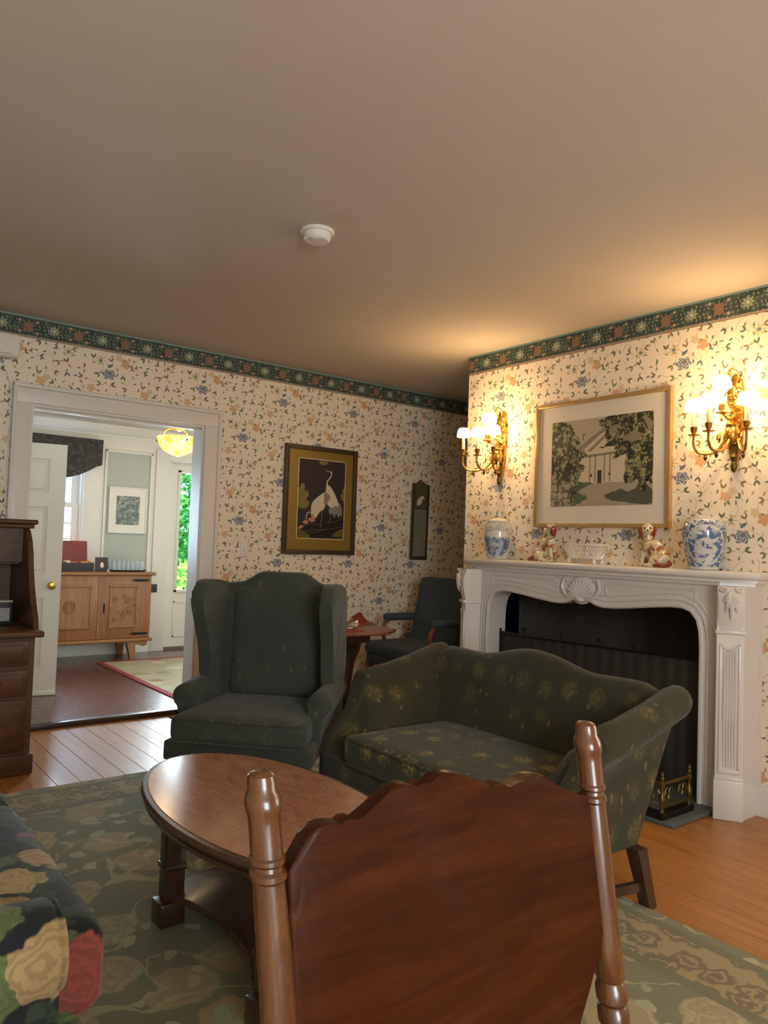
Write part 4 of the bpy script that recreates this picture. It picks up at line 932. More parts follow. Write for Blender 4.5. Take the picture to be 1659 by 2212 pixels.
def dog(sg, y, label):
    """sg = +1: rump towards the right end of the shelf, -1: mirrored"""
    t = thing('spaniel_figurine', label, 'figurine', (3.64, y, MZ), group='pair of pottery spaniels on the mantel')
    m = MB(); f = lambda a, b, c: (a, -sg * b, c)          # a: out from wall is negative x; b: along shelf to the rump
    PH = .62
    def hd(a, b, c):                                       # head turned over the shoulder
        da, db = a + .004, b + .030; return f(-.004 + da * math.cos(PH) + db * math.sin(PH), -.030 - da * math.sin(PH) + db * math.cos(PH), c)
    m.ell(f(0, .015, .085), (.036, .052, .060), 16, 10, Mx=None); m.ell(f(0, .055, .050), (.044, .050, .048), 16, 10)
    m.ell(f(0, -.022, .105), (.034, .034, .058), 16, 10); m.ell(f(0, -.026, .160), (.026, .026, .030), 14, 8)
    m.ell(f(-.004, -.030, .200), (.034, .034, .034), 16, 10); m.ell(hd(-.038, -.030, .190), (.017, .017, .014), 12, 8)
    for a in (-.020, .020):
        m.tube([f(a, -.036, .10), f(a, -.046, .05), f(a, -.048, .008)], [.014, .012, .013], 10); m.ell(f(a - .006, -.056, .009), (.014, .018, .010), 10, 6)
    m.ell(f(-.036, .040, .030), (.022, .040, .030), 12, 8); m.ell(f(-.046, .002, .010), (.015, .034, .011), 10, 6)
    b = m.build('tmp', 'dog_glaze', None)
    md = b.modifiers.new('r', 'REMESH'); md.mode = 'VOXEL'; md.voxel_size = .0042; ms = b.modifiers.new('s', 'SMOOTH'); ms.iterations = 5; ms.factor = .6
    dg = bpy.context.evaluated_depsgraph_get(); me = bpy.data.meshes.new_from_object(b.evaluated_get(dg)); 
    me.materials.clear(); me.materials.append(M['dog_glaze']); me.polygons.foreach_set('use_smooth', [True] * len(me.polygons))
    bpy.data.objects.remove(b); o = bpy.data.objects.new('body', me); C.objects.link(o); o.parent = t
    for bb in (-.066, .006):
        MB().ell((0, 0, 0), (.020, .010, .034), 14, 10, Mx=Matrix.Translation(hd(.002, bb, .186)) @ Matrix.Rotation(sg * PH, 4, 'Z') @ Matrix.Rotation(sg * (-.18 if bb < -.03 else .18), 4, 'X')).build('ear', 'rust_glaze', t)
    for bb in (-.045, -.016): MB().ell(hd(-.0345, bb, .207), (.0055, .0055, .006), 10, 6).build('eye', 'dark_plastic', t)
    MB().ell(hd(-.055, -.030, .194), (.0055, .0055, .005), 10, 6).build('nose', 'dark_plastic', t)
    MB().tube(spline([f(0, .098, .03), f(-.012, .112, .018), f(-.04, .108, .012), f(-.062, .08, .011), f(-.066, .05, .010)], 5), [.012] * 10 + [.011] * 6 + [.008] * 5, 8).build('tail', 'rust_glaze', t)
    MB().tube([f(-.028 * math.cos(a), -.026 + .028 * math.sin(a), .148 - .012 * math.cos(a)) for a in [k * 2 * PI / 20 for k in range(21)]], .0028, 6, cap=False).build('collar', 'brass', t)
    MB().tube(spline([f(-.034, -.03, .142), f(-.040, -.036, .11), f(-.044, -.02, .085), f(-.040, .01, .09)], 5), .0022, 5).build('chain', 'brass', t)
    MB().lathe([(.001, 0), (.060, 0), (.060, .006), (.001, .006)], 24, sx=.72, sy=1.15, c=(f(-.012, .018, 0))).build('base', 'dog_glaze', t)
dog(1, 2.325, 'rust and white pottery spaniel facing the room beside the large blue jar')
dog(-1, 3.045, 'rust and white pottery spaniel turned to the left, between jar and lattice basket')
bk = thing('lattice_basket', 'white pierced porcelain lattice basket at the middle of the mantel', 'basket', (3.635, 2.757, MZ))
def bpt(a, h):          # a = angle around, h = height 0..1
    s = .74 + .26 * h; ex = lambda v: math.copysign(abs(v) ** .55, v)
    return (.062 * s * ex(math.cos(a)), .140 * s * ex(math.sin(a)), .030 + .078 * h)
m = MB(); N = 44
for k in range(N):
    for sgn in (-1, 1): m.tube([bpt(2 * PI * (k + sgn * j * .45) / N, j / 4) for j in range(5)], .0027, 5)
m.build('lattice_wall', 'porcelain', bk)
for h, r in ((0., .005), (1., .0048)): MB().tube([bpt(2 * PI * k / 60, h) for k in range(61)], r, 8, cap=False).build('rim' if h else 'foot_rail', 'porcelain', bk)
MB().loft([[bpt(2 * PI * k / 40, 0) for k in range(40)], [(p[0], p[1], p[2] - .004) for p in [bpt(2 * PI * k / 40, 0) for k in range(40)]]]).build('floor_plate', 'porcelain', bk)
for sx in (-1, 1):
    for sy in (-1, 1): MB().lathe([(.001, 0), (.014, .001), (.012, .012), (.009, .022), (.012, .030), (.001, .031)], 10, c=(sx * .036, sy * .088, 0)).build('foot', 'porcelain', bk)
    MB().tube(spline([(0, sx * .138, .100), (0, sx * .156, .104), (0, sx * .160, .085), (0, sx * .146, .066), (0, sx * .128, .070)], 5), .0042, 6).build('handle', 'porcelain', bk)
# ------------------------------------------------------------------ rugs
rg = thing('area_rug', 'large green area rug with beige flowers and border under the coffee table', 'rug', (1.06, 2.08, 0))
MB().box(RUG[0], RUG[1], RUG[2], RUG[3], .0005, .011, bev=.004).build('pile', 'green_rug', rg, world=True)
hr = thing('hall_rug', 'pale patterned rug with red border on the hall floor', 'rug', (3.2, 6.3, .03))
MB().box(2.36, 4.35, 5.34, 7.24, .031, .038).build('field', 'hall_rug', hr, world=True)
m = MB().box(2.31, 2.36, 5.28, 7.29, .031, .0385).box(2.36, 4.35, 7.24, 7.29, .031, .0385).box(2.36, 4.35, 5.28, 5.34, .031, .0385); m.build('border', 'rug_red', hr, world=True)

# ------------------------------------------------------------------ coffee table
ct = thing('coffee_table', 'oval wooden coffee table with glossy top and lower shelf on the rug', 'table', (1.21, 2.11, .011))
ell = lambda a, b, z, n=72: [(a * math.cos(2 * PI * k / n), b * math.sin(2 * PI * k / n), z) for k in range(n)]
TZ = .419
MB().loft([ell(.292, .586, TZ - .006), ell(.300, .594, TZ - .004), ell(.302, .596, TZ)]).build('table_top', 'table_veneer', ct)
MB().loft([ell(.250, .54, TZ - .052), ell(.294, .588, TZ - .052), ell(.314, .608, TZ - .046), ell(.318, .612, TZ - .036), ell(.310, .604, TZ - .029), ell(.322, .616, TZ - .022), ell(.326, .620, TZ - .012), ell(.318, .612, TZ - .003), ell(.3035, .5975, TZ - .0015), ell(.296, .59, TZ - .006)]).build('moulded_edge', 'table_edge', ct)
MB().loft([ell(.235, .48, TZ - .085), ell(.245, .49, TZ - .085), ell(.245, .49, TZ - .05), ell(.2, .45, TZ - .05)]).build('apron', 'table_edge', ct)
for sx in (-1, 1):
    for sy in (-1, 1):
        x, y = sx * .19, sy * .32 - .07
        lg = MB().box(x - .032, x + .032, y - .032, y + .032, .075, TZ - .052, bev=.006).build('leg', 'dark_leg', ct)
        MB().box(x - .036, x + .036, y - .036, y + .036, .17, .19, bev=.004).build('collar', 'dark_leg', lg)
        MB().box(x - .042 + sx * .008, x + .042 + sx * .008, y - .042, y + .042, .001, .075, bev=.008).build('foot', 'dark_leg', lg)
sp = [(-.185, -.20), (-.15, -.30), (0, -.36), (.15, -.30), (.185, -.20)]
sh_ = []
for pts in ([(-.22, .25), (-.165, .12), (-.145, -.05), (-.165, -.22), (-.22, -.35)], [(-.20, -.39), (-.10, -.42), (0, -.43), (.10, -.42), (.20, -.39)], [(.22, -.35), (.165, -.22), (.145, -.05), (.165, .12), (.22, .25)], [(.20, .29), (.10, .32), (0, .33), (-.10, .32), (-.20, .29)]): sh_ += spline(pts, 5)
MB().prism(sh_, XY(0), .076, .100, bev=.005).build('lower_shelf', 'table_edge', ct)

# ------------------------------------------------------------------ camelback loveseat facing the coffee table
LY = 2.225
lv = thing('loveseat', 'green and gold patterned camelback loveseat in front of the fireplace', 'sofa', (2.25, LY, 0))
def camel(dy):
    a = abs(dy)
    if a < .34: return .750 + .056 * (.5 + .5 * math.cos(PI * a / .34))
    return .750 + .004 * math.sin((a - .34) / .30 * PI)
rings = []
for i in range(33):
    dy = -.61 + 1.22 * i / 32; zt = camel(dy) - .03 * max(0, abs(dy) - .54) / .07; y = LY + dy; ring = []
    for x, z in ((2.45, .21), (2.36, .21), (2.44, .42), (2.485, .55), (2.53, zt - .10), (2.545, zt - .045), (2.565, zt - .012), (2.60, zt), (2.635, zt - .010), (2.652, zt - .05), (2.575, .50)): ring.append((x, y, z))
    rings.append(ring)
MB().loft(rings).build('backrest', 'green_damask', lv, world=True, smooth=60)
MB().pad(1.880, 2.50, LY - .435, LY + .435, .305, .432, r=.035, puff=.014, n=14).build('seat_cushion', 'gold_damask', lv, world=True)
MB().pad(1.895, 2.42, LY - .61, LY + .61, .195, .315, r=.015, n=8).build('seat_rail', 'green_damask', lv, world=True)
m = MB()
for z, dx in ((.318, .0), (.423, .0)): m.tube([(1.884, LY - .40, z), (1.879, LY, z), (1.884, LY + .40, z)], .006, 6)
m.build('piping', 'green_damask', lv, world=True)
def larm(sg):
    rings = []
    stn = ((1.905, .335, .0), (1.945, .40, .10), (2.00, .445, .25), (2.055, .50, .45), (2.095, .565, .72), (2.12, .62, .92), (2.145, .650, 1.), (2.30, .675, 1.), (2.45, .708, 1.), (2.60, .752, 1.), (2.645, .755, .97), (2.66, .748, .85))
    for x, h, s in stn:
        r = .028 + .036 * s; yi, yf = .575, .635 + .01 * s; cy = yi + .035 + .045 * s; cz = h - r
        pts = [(.418, .205), (.425, .30), (.425 + .060 * s, max(.305, cz - .12)), (.44 + .110 * s, max(.308, cz - .03))]
        for k in range(13):
            a = PI - k * (PI * 1.22) / 12; pts.append((cy + r * math.cos(a), cz + r * math.sin(a)))
        pts += [(yf + .008 * s, max(.212, cz - r * 1.3 - .01)), (yf, max(.210, cz - .16)), (yf - .01, .206)]
        kx = max(0, min(1, (x - 2.25) / .40)); rings.append([(x - kx * .46 * max(0, .70 - b), LY + sg * a, b) for a, b in pts])
    MB().loft(rings).build('arm', 'green_damask', lv, world=True, smooth=50)
    MB().ell((2.135, LY + sg * .655, .590), (.016, .060, .060), 18, 8).build('arm_facing', 'green_damask', lv, world=True)
larm(1); larm(-1)
for sg in (-1, 1):
    MB().loft([[(x + a, LY + sg * .60 + b, z) for a, b in ((-.024, -.024), (.024, -.024), (.024, .024), (-.024, .024))] for x, z in ((2.40, .0005), (2.385, .10), (2.36, .20))]).build('leg', 'dark_leg', lv, world=True) if False else None
    yb = LY + sg * .675 if sg < 0 else LY + sg * .63
    MB().loft([[(x + a * s, yb + b * s + dy, z) for a, b in ((-1, -1), (1, -1), (1, 1), (-1, 1))] for x, z, s, dy in ((2.445, .0008, .021, 0), (2.425, .10, .023, -sg * .012), (2.41, .205, .027, -sg * .03))]).build('leg', 'dark_leg', lv, world=True)
    MB().box(1.93, 1.975, LY + sg * .57 - .022, LY + sg * .57 + .022, .0115, .200, bev=.003).build('leg', 'dark_leg', lv, world=True)
    y1 = yb - sg * .01; y0 = LY + sg * .57
    MB().loft([[(x, y + b, z) for b, z in ((-.011, .060), (.011, .060), (.011, .092), (-.011, .092))] for x, y in ((1.97, y0), (2.43, y1))]).build('stretcher', 'dark_leg', lv, world=True)
MB().box(2.20, 2.225, LY - .61, LY + .59, .062, .090, bev=.002).build('stretcher', 'dark_leg', lv, world=True)

# ------------------------------------------------------------------ wing chair
wc = thing('wing_chair', 'dark green upholstered wing chair beside the opening to the hall', 'armchair', (1.796, 3.215, 0), math.radians(-46.9))
def trap(q):
    q = q.copy(); q.x *= 1 + .06 * (-q.y) / .33; return q
MB().pad(-.290, .290, -.345, .25, .345, .465, r=.035, puff=.016, n=12, fn=trap).build('seat_cushion', 'dark_damask', wc)
MB().pad(-.315, .315, -.33, .33, .265, .352, r=.012, n=8, fn=trap).build('seat_rail', 'dark_damask', wc)
m = MB()
for z in (.355, .455): m.tube([(-.30, -.347, z), (0, -.350, z), (.30, -.347, z)], .005, 6)
m.build('piping', 'dark_damask', wc)
def wtop(x):
    a = abs(x)
    return 1.083 if a < .10 else (1.083 - .058 * (.5 - .5 * math.cos(PI * (a - .10) / .13)) if a < .23 else 1.025 - .01 * (a - .23) / .09)
rings = []
for i in range(29):
    x = -.295 + .59 * i / 28; zt = wtop(x)
    rings.append([(x, y, z) for y, z in ((.35, .27), (.235, .30), (.205, .44), (.20, .62), (.225, .85), (.250, zt - .05), (.265, zt - .014), (.295, zt), (.325, zt - .008), (.345, zt - .04), (.372, .80), (.372, .5))])
MB().loft(rings).build('backrest', 'dark_damask', wc, smooth=60)
MB().pad(-.235, .235, .165, .26, .46, 1.0, r=.045, n=12, fn=lambda q: Vector((q.x, q.y + (q.z - .5) * .085, q.z))).build('back_pad', 'dark_damask', wc)
def wing(sg):
    out = [(.33, .50), (.12, .52), (.055, .56), (.045, .64), (.02, .74), (-.025, .84), (-.06, .92), (-.065, .975), (-.03, 1.02), (.05, 1.042), (.16, 1.035), (.26, 1.012), (.325, .985), (.345, .80)]
    poly = spline(out, 4, True)
    fnw = lambda a, b, d: (sg * (.272 + d + .06 * max(0, .3 - a) * (b - .4)), a, b)
    MB().prism(poly, fnw, 0, .062, bev=.013, seg=3).build('wing', 'dark_damask', wc, smooth=60)
    rings = []
    for y, r, z in ((-.165, .050, .508), (-.155, .056, .510), (-.10, .057, .512), (.05, .055, .518), (.22, .050, .525)):
        ring = [(sg * .270, y, .285), (sg * .272, y, z - .02)]
        for k in range(13):
            a = PI - k * (PI * 1.3) / 12; ring.append((sg * (.320 + r * math.cos(a)), y, z + r * math.sin(a)))
        ring += [(sg * .337, y, z - .085), (sg * .328, y, .285)]
        rings.append(ring)
    MB().loft(rings).build('arm', 'dark_damask', wc, smooth=60)
    MB().pad(*sorted((sg * .275, sg * .325)), -.155, .36, .27, .55, r=.015, n=8).build('side_panel', 'dark_damask', wc)
    MB().loft([[(sg * .285 + a * s, y + b * s, z) for a, b in ((-1, -1), (1, -1), (1, 1), (-1, 1))] for y, z, s in ((.40, .0115, .018), (.365, .12, .021), (.335, .275, .024))]).build('leg', 'dark_leg', wc)
    MB().loft([[(sg * .285 + a * s, -.285 + b * s, z) for a, b in ((-1, -1), (1, -1), (1, 1), (-1, 1))] for z, s in ((.0125, .020), (.13, .024), (.27, .026))]).build('leg', 'dark_leg', wc)
wing(1); wing(-1)

# ------------------------------------------------------------------ turned oak chair in the foreground, facing the camera
oc = thing('oak_chair', 'glossy oak chair with turned posts and scalloped back panel in the foreground', 'chair', (.6265, .50, .011))
L0, R0 = Vector((.3897, .6915)), Vector((.8781, .6595)); ZT = 1.010; RK = .196
ux = (R0 - L0).normalized(); nb = Vector((-ux.y, ux.x))               # nb: towards the back of the chair (away from the camera)
def onb(u, z, d=0.):
    u = .5 + (u - .5) * (1 - .16 * (ZT - z)); p = L0 + (R0 - L0) * u + nb * ((z - ZT) * RK + d); return (p.x, p.y, z)
prof = [(.001, 1.013), (.010, 1.012), (.0138, 1.009), (.0148, 1.003), (.0148, .996), (.0180, .990), (.0192, .983), (.0186, .976), (.0168, .971), (.0165, .964), (.0165, .950), (.0168, .934), (.0188, .932), (.0188, .928), (.0158, .925), (.0160, .921), (.0190, .918), (.0190, .913), (.0166, .910), (.0175, .85), (.0185, .74), (.0190, .702), (.0165, .698), (.0200, .690), (.0200, .676), (.0165, .671), (.0200, .664), (.0200, .650), (.0165, .645), (.0195, .636), (.0195, .62), (.017, .60), (.020, .54), (.020, .46), (.016, .40), (.019, .30), (.018, .15), (.015, .013)]
for u in (0., 1.):
    rings = []
    for r, z in prof:
        c = Vector(onb(u, z)) if z > .45 else Vector(onb(u, .45)) + Vector((0, 0, z - .45)) + Vector((*(nb * (.45 - z) * .12), 0))
        rings.append([(c.x + r * math.cos(2 * PI * k / 20), c.y + r * math.sin(2 * PI * k / 20), z) for k in range(20)])
    MB().loft(rings).build('back_post', 'post_oak', oc, world=True)
crest = spline([(.035, .916), (.071, .936), (.10, .950), (.145, .953), (.20, .949), (.26, .961), (.325, .978), (.365, .976), (.40, .970), (.435, .977), (.478, .982), (.552, .972), (.638, .953), (.711, .956), (.779, .961), (.823, .951), (.855, .941), (.914, .928), (.965, .923)], 4)
low = spline([(.975, .765), (.925, .725), (.875, .691), (.807, .656), (.70, .650), (.627, .652), (.5, .640), (.373, .652), (.30, .650), (.193, .656), (.125, .691), (.075, .725), (.025, .765)], 4)
t_ = bmesh.new(); mb = MB()
mb.prism(crest + low, lambda a, b, d: onb(a, b, d), -.010, .011, bev=.007, seg=3); mb.build('back_panel', 'pressed_oak', oc, world=True)
for u in (.16, .29, .42, .58, .71, .84):
    rings = []
    for r, z in ((.008, .665), (.010, .64), (.015, .60), (.011, .565), (.013, .54), (.009, .50), (.009, .45)):
        c = Vector(onb(u, z)); rings.append([(c.x + r * math.cos(2 * PI * k / 12), c.y + r * math.sin(2 * PI * k / 12), z) for k in range(12)])
    MB().loft(rings).build('spindle', 'post_oak', oc, world=True)
seat = [(.0, .03), (.5, .045), (1., .03), (1.06, -.12), (1.02, -.38), (.5, -.42), (-.02, -.38), (-.06, -.12)]
sp_ = [((L0 + (R0 - L0) * a + nb * (b + (.45 - ZT) * RK)).to_tuple()) for a, b in spline(seat, 5, True)]
MB().prism(sp_, XY(0), .430, .462, bev=.010, seg=3).build('seat', 'chair_oak', oc, world=True)
for u in (.08, .92):
    rings = []
    for r, z in ((.020, .43), (.016, .40), (.021, .34), (.017, .28), (.020, .22), (.014, .10), (.013, .0125)):
        p = L0 + (R0 - L0) * u + nb * ((.45 - ZT) * RK - .33 - (.43 - z) * .06); rings.append([(p.x + r * math.cos(2 * PI * k / 14), p.y + r * math.sin(2 * PI * k / 14), z) for k in range(14)])
    MB().loft(rings).build('front_leg', 'post_oak', oc, world=True)
for z in (.20, .30):
    for u in (.04, .96):
        a = L0 + (R0 - L0) * u + nb * ((.45 - ZT) * RK + .02); b = L0 + (R0 - L0) * u + nb * ((.45 - ZT) * RK - .33)
        MB().tube([(a.x, a.y, z), (*((a + b) / 2), z), (b.x, b.y, z)], [.007, .011, .007], 10).build('rung', 'post_oak', oc, world=True)

# ------------------------------------------------------------------ dark floral sofa at the left edge
so = thing('floral_sofa', 'dark floral sofa with loose seat cushions at the lower left', 'sofa', (.05, 2.45, 0))
SX, SY0, SY1 = .535, 1.30, 3.32
MB().pad(-.10, SX + .01, 1.545, 2.40, .285, .475, r=.05, puff=.018, n=14).build('seat_cushion', 'dark_floral', so, world=True)
MB().pad(-.10, SX + .01, 2.405, 3.20, .285, .475, r=.05, puff=.018, n=14).build('seat_cushion', 'dark_floral', so, world=True)
for y0, y1 in ((1.545, 2.40), (2.405, 3.20)):
    m = MB()
    for z in (.305, .455): m.tube([(.0, y0 + .006, z), (SX - .05, y0 + .006, z), (SX - .008, y0 + .05, z), (SX - .004, (y0 + y1) / 2, z), (SX - .008, y1 - .05, z), (SX - .05, y1 - .006, z)], .006, 6)
    m.build('piping', 'dark_floral', so, world=True)
MB().pad(-.42, SX - .03, SY0 + .03, SY1 - .03, .07, .295, r=.03, n=8).build('base', 'dark_floral', so, world=True)
def sarm(yi, yo):
    sg = 1 if yo > yi else -1; rings = []
    for x, r in ((-.38, .085), (.30, .085), (.385, .082), (.40, .07)):
        pts = [(yi, .10), (yi, .50)]
        for k in range(13):
            a = PI - k * (PI * 1.25) / 12; pts.append((yi + sg * (.075 + r * math.cos(a)), .52 + r * math.sin(a)))
        pts += [(yi + sg * .13, .40), (yi + sg * .13, .10)]
        rings.append([(x, y, z) for y, z in pts])
    MB().loft(rings).build('arm', 'dark_floral', so, world=True, smooth=50)
    MB().tube([(.402, yi + sg * (.075 + .07 * math.cos(a)), .52 + .07 * math.sin(a)) for a in [PI - k * (PI * 1.25) / 14 for k in range(15)]] , .006, 6).build('arm_piping', 'dark_floral', so, world=True)
sarm(1.50, 1.30); sarm(3.22, 3.42)
MB().pad(-.42, -.18, 1.50, 3.22, .28, .88, r=.07, n=10).build('backrest', 'dark_floral', so, world=True)
for x in (-.36, .44):
    for y in (1.40, 3.24): MB().lathe([(.018, .0125), (.026, .04), (.030, .075)], 12, c=(x, y, 0)).build('foot', 'dark_leg', so, world=True)

# ------------------------------------------------------------------ roll-top desk at the left
dk = thing('rolltop_desk', 'brown oak rolltop desk with curved side and panelled drawers at the left', 'desk', (.35, 4.55, 0))
DLx, DRx = -.42, 1.03
S_C = [(4.92, .735), (4.92, 1.275), (4.62, 1.275), (4.56, 1.25), (4.51, 1.20), (4.476, 1.13), (4.45, 1.04), (4.41, .94), (4.36, .865), (4.30, .79), (4.275, .735)]
for x in (DRx + .018, DLx + .03):
    MB().prism(S_C, YZ(x - .028), 0, .028, bev=.004).build('side_panel', 'oak_desk', dk, world=True)
MB().box(DLx - .03, DRx + .055, 4.55, 4.95, 1.285, 1.312, bev=.010, seg=3).build('cornice', 'oak_desk', dk, world=True)
MB().box(DLx - .015, DRx + .04, 4.57, 4.94, 1.262, 1.287, bev=.008, seg=3).build('cornice_moulding', 'oak_desk', dk, world=True)
B('tambour_box', 'oak_desk', dk, DLx + .03, DRx - .012, 4.60, 4.66, 1.075, 1.262)
B('pigeonhole_back', 'oak_desk', dk, DLx + .03, DRx - .012, 4.86, 4.88, .735, 1.262)
B('inner_shelf', 'oak_desk', dk, DLx + .03, DRx - .012, 4.66, 4.86, 1.06, 1.076)
for x in (.35, .0): B('divider', 'oak_desk', dk, x - .008, x + .008, 4.66, 4.86, .735, 1.06)
MB().box(DLx - .03, DRx + .025, 4.185, 4.95, .700, .733, bev=.009, seg=3).build('writing_top', 'oak_desk', dk, world=True)
for x0, x1 in ((.56, DRx - .012), (DLx, DLx + .45)):
    B('pedestal', 'oak_desk', dk, x0, x1, 4.222, 4.92, .10, .70)
    MB().box(x0 - .012, x1 + .016, 4.200, 4.93, .002, .105, bev=.008).build('plinth', 'oak_desk', dk, world=True)
    for z0, z1 in ((.555, .685), (.400, .535), (.120, .385)):
        d = MB().box(x0 + .035, x1 - .030, 4.208, 4.224, z0, z1, bev=.005).build('drawer_front', 'oak_desk', dk, world=True)
        MB().box(x0 + .06, x1 - .055, 4.202, 4.210, z0 + .022, z1 - .022, bev=.004).build('raised_field', 'oak_desk', d, world=True, root=dk)
        zc = z1 - .07; xc = (x0 + x1) / 2 + .02
        MB().prism([(xc - .06, zc + .016), (xc + .06, zc + .016), (xc + .055, zc - .002), (xc + .03, zc - .016), (xc - .03, zc - .016), (xc - .055, zc - .002)], XZ(4.188), 0, .016, bev=.004).build('carved_pull', 'oak_desk', d, world=True, root=dk)
B('kneehole_back', 'oak_desk', dk, DLx + .45, .56, 4.86, 4.90, .10, .70); B('kneehole_drawer', 'oak_desk', dk, DLx + .46, .55, 4.21, 4.80, .60, .698)
# black clock-like box on the desk
cb = thing('black_desk_box', 'small black and silver box standing in the open rolltop desk', 'box', (.88, 4.58, .735))
MB().box(.80, .962, 4.50, 4.62, .7345, .86, bev=.006).build('case', 'dark_plastic', cb, world=True)
plain('speckled_face', '#9a9c9c', .35, .35, 120.)
MB().box(.815, .947, 4.496, 4.502, .758, .828).build('face', 'speckled_face', cb, world=True); MB().box(.80, .962, 4.498, 4.62, .858, .868, bev=.003).build('top_band', 'hall_grey', cb, world=True)

# ------------------------------------------------------------------ alcove: side table and blue armchair
st = thing('side_table', 'reddish wooden side table between the wing chair and the blue armchair', 'table', (2.86, 4.20, 0))
top = [(2.45, 4.56), (2.40, 4.02), (2.62, 3.84), (3.02, 3.80), (3.20, 3.94), (3.22, 4.30), (3.10, 4.54)]
MB().prism(top, XY(0), .662, .682, bev=.006).build('top', 'side_table_wood', st, world=True)
m = MB().box(2.52, 3.00, 3.96, 3.985, .60, .662).box(2.52, 3.00, 4.40, 4.425, .60, .662).box(2.52, 2.545, 3.985, 4.40, .60, .662).box(2.975, 3.0, 3.985, 4.40, .60, .662); m.build('apron', 'dark_leg', st, world=True)
lp = [(3.98, .60), (4.42, .60), (4.40, .54), (4.34, .46), (4.31, .30), (4.33, .16), (4.38, .07), (4.42, .05), (4.42, .0012), (3.98, .0012), (3.98, .05), (4.02, .07), (4.07, .16), (4.09, .30), (4.06, .46), (4.0, .54)]
for x in (2.60, 2.93): MB().prism(lp, YZ(x - .018), 0, .036, bev=.004).build('trestle_leg', 'dark_leg', st, world=True)
B('stretcher', 'dark_leg', st, 2.615, 2.915, 4.185, 4.215, .14, .20)
MB().prism([(2.948, .60), (3.12, .60), (3.08, .57), (3.02, .53), (2.975, .46), (2.948, .38)], XZ(4.18), 0, .03).build('bracket', 'dark_leg', st, world=True)
pb = thing('clear_plastic_bag', 'crumpled clear plastic bag lying on the side table', 'bag', (2.88, 4.08, .683))
rnd = random.Random(5)
t_ = bmesh.new(); bmesh.ops.create_icosphere(t_, subdivisions=3, radius=1.)
for v in t_.verts:
    k = rnd.uniform(.75, 1.18); v.co = Vector((v.co.x * .095 * k, v.co.y * .07 * k, max(-.0, (v.co.z + .55) * .045 * k)))
mb = MB(); mb._merge(t_); mb.build('bag_film', 'clear_plastic', pb, smooth=10)
MB().prism(spline([(-.06, -.03), (.0, -.045), (.06, -.02), (.05, .03), (-.02, .045), (-.06, .02)], 4, True), XY(0), .003, .010).build('wrapped_sweets', 'cream', pb)
rp = thing('folded_red_paper', 'folded dark red paper leaflet standing open on the side table', 'paper', (3.10, 4.22, .683), math.radians(8))
MB()._add([], []) if False else None
m = MB(); m._add([(-.13, -.06, .001), (.12, -.05, .002), (.13, .055, .010), (-.10, .06, .001)], [(0, 1, 2, 3)]); a = m.build('leaf', 'red_paper', rp)
m = MB(); m._add([(-.10, .06, .001), (.13, .055, .010), (.10, .10, .075), (.02, .10, .045), (-.10, .085, .02)], [(0, 1, 2, 3, 4)]); b_ = m.build('leaf', 'red_paper', rp)
for o in (a, b_): md = o.modifiers.new('thick', 'SOLIDIFY'); md.thickness = .0015
rp2 = tag(MB().box(-.10, .08, -.06, .05, 0, .004, bev=.001).build('red_folder', 'red_paper'), 'flat dark red folder at the front of the side table under the plastic bag', 'folder'); rp2.location = (2.83, 3.96, .683); rp2.rotation_euler = (0, 0, .2)
ac = thing('blue_armchair', 'blue upholstered open armchair with wooden arms in the alcove', 'armchair', (3.85, 4.45, 0))
MB().pad(3.52, 4.02, 4.17, 4.73, .395, .495, r=.035, puff=.015, n=10).build('seat', 'blue_fabric', ac, world=True)
MB().pad(3.54, 4.02, 4.18, 4.72, .325, .40, r=.012, n=8).build('seat_rail', 'blue_fabric', ac, world=True)
MB().pad(3.955, 4.06, 4.18, 4.72, .36, .985, r=.03, n=10, fn=lambda q: Vector((q.x + max(0, q.z - .45) * .20, q.y, q.z))).build('backrest', 'blue_fabric', ac, world=True)
for y in (4.165, 4.735):
    MB().pad(3.72, 4.03, y - .030, y + .030, .635, .695, r=.025, n=8).build('arm_pad', 'blue_fabric', ac, world=True)
    MB().tube(spline([(3.74, y, .64), (3.70, y, .56), (3.73, y, .48), (3.74, y, .36)], 5), .016, 8).build('arm_support', 'side_table_wood', ac, world=True)
for x in (3.56, 3.99):
    for y in (4.20, 4.70): MB().loft([[(x + (.03 if x > 3.8 else 0) * (1 - z / .33) + a * s, y + b * s, z) for a, b in ((-1, -1), (1, -1), (1, 1), (-1, 1))] for z, s in ((.0012, .017), (.33, .022))]).build('leg', 'side_table_wood', ac, world=True)

# ------------------------------------------------------------------ hall: sideboard and what stands on it
sb = thing('sideboard', 'carved wooden sideboard with two panelled doors in the hall', 'cabinet', (2.30, 7.57, .03))
SBX0, SBX1, SBY0, SBY1 = 1.76, 2.835, 7.36, 7.765
MB().box(SBX0 - .03, SBX1 + .03, SBY0 - .03, SBY1, .848, .880, bev=.008, seg=3).build('top', 'sideboard_wood', sb, world=True)
B('body', 'sideboard_wood', sb, SBX0, SBX1, SBY0 + .018, SBY1, .235, .85)
MB().box(SBX0 - .02, SBX1 + .02, SBY0 - .02, SBY1, .205, .236, bev=.007).build('bottom_moulding', 'sideboard_wood', sb, world=True)
ap = [(SBX0 + .02, .206), (SBX0 + .02, .165), (SBX0 + .06, .150), (SBX0 + .11, .172), (SBX0 + .17, .165), (SBX0 + .24, .198), (SBX1 - .24, .198), (SBX1 - .17, .165), (SBX1 - .11, .172), (SBX1 - .06, .150), (SBX1 - .02, .165), (SBX1 - .02, .206)]
MB().prism(ap, XZ(SBY0 + .01), 0, .022).build('scalloped_apron', 'sideboard_wood', sb, world=True)
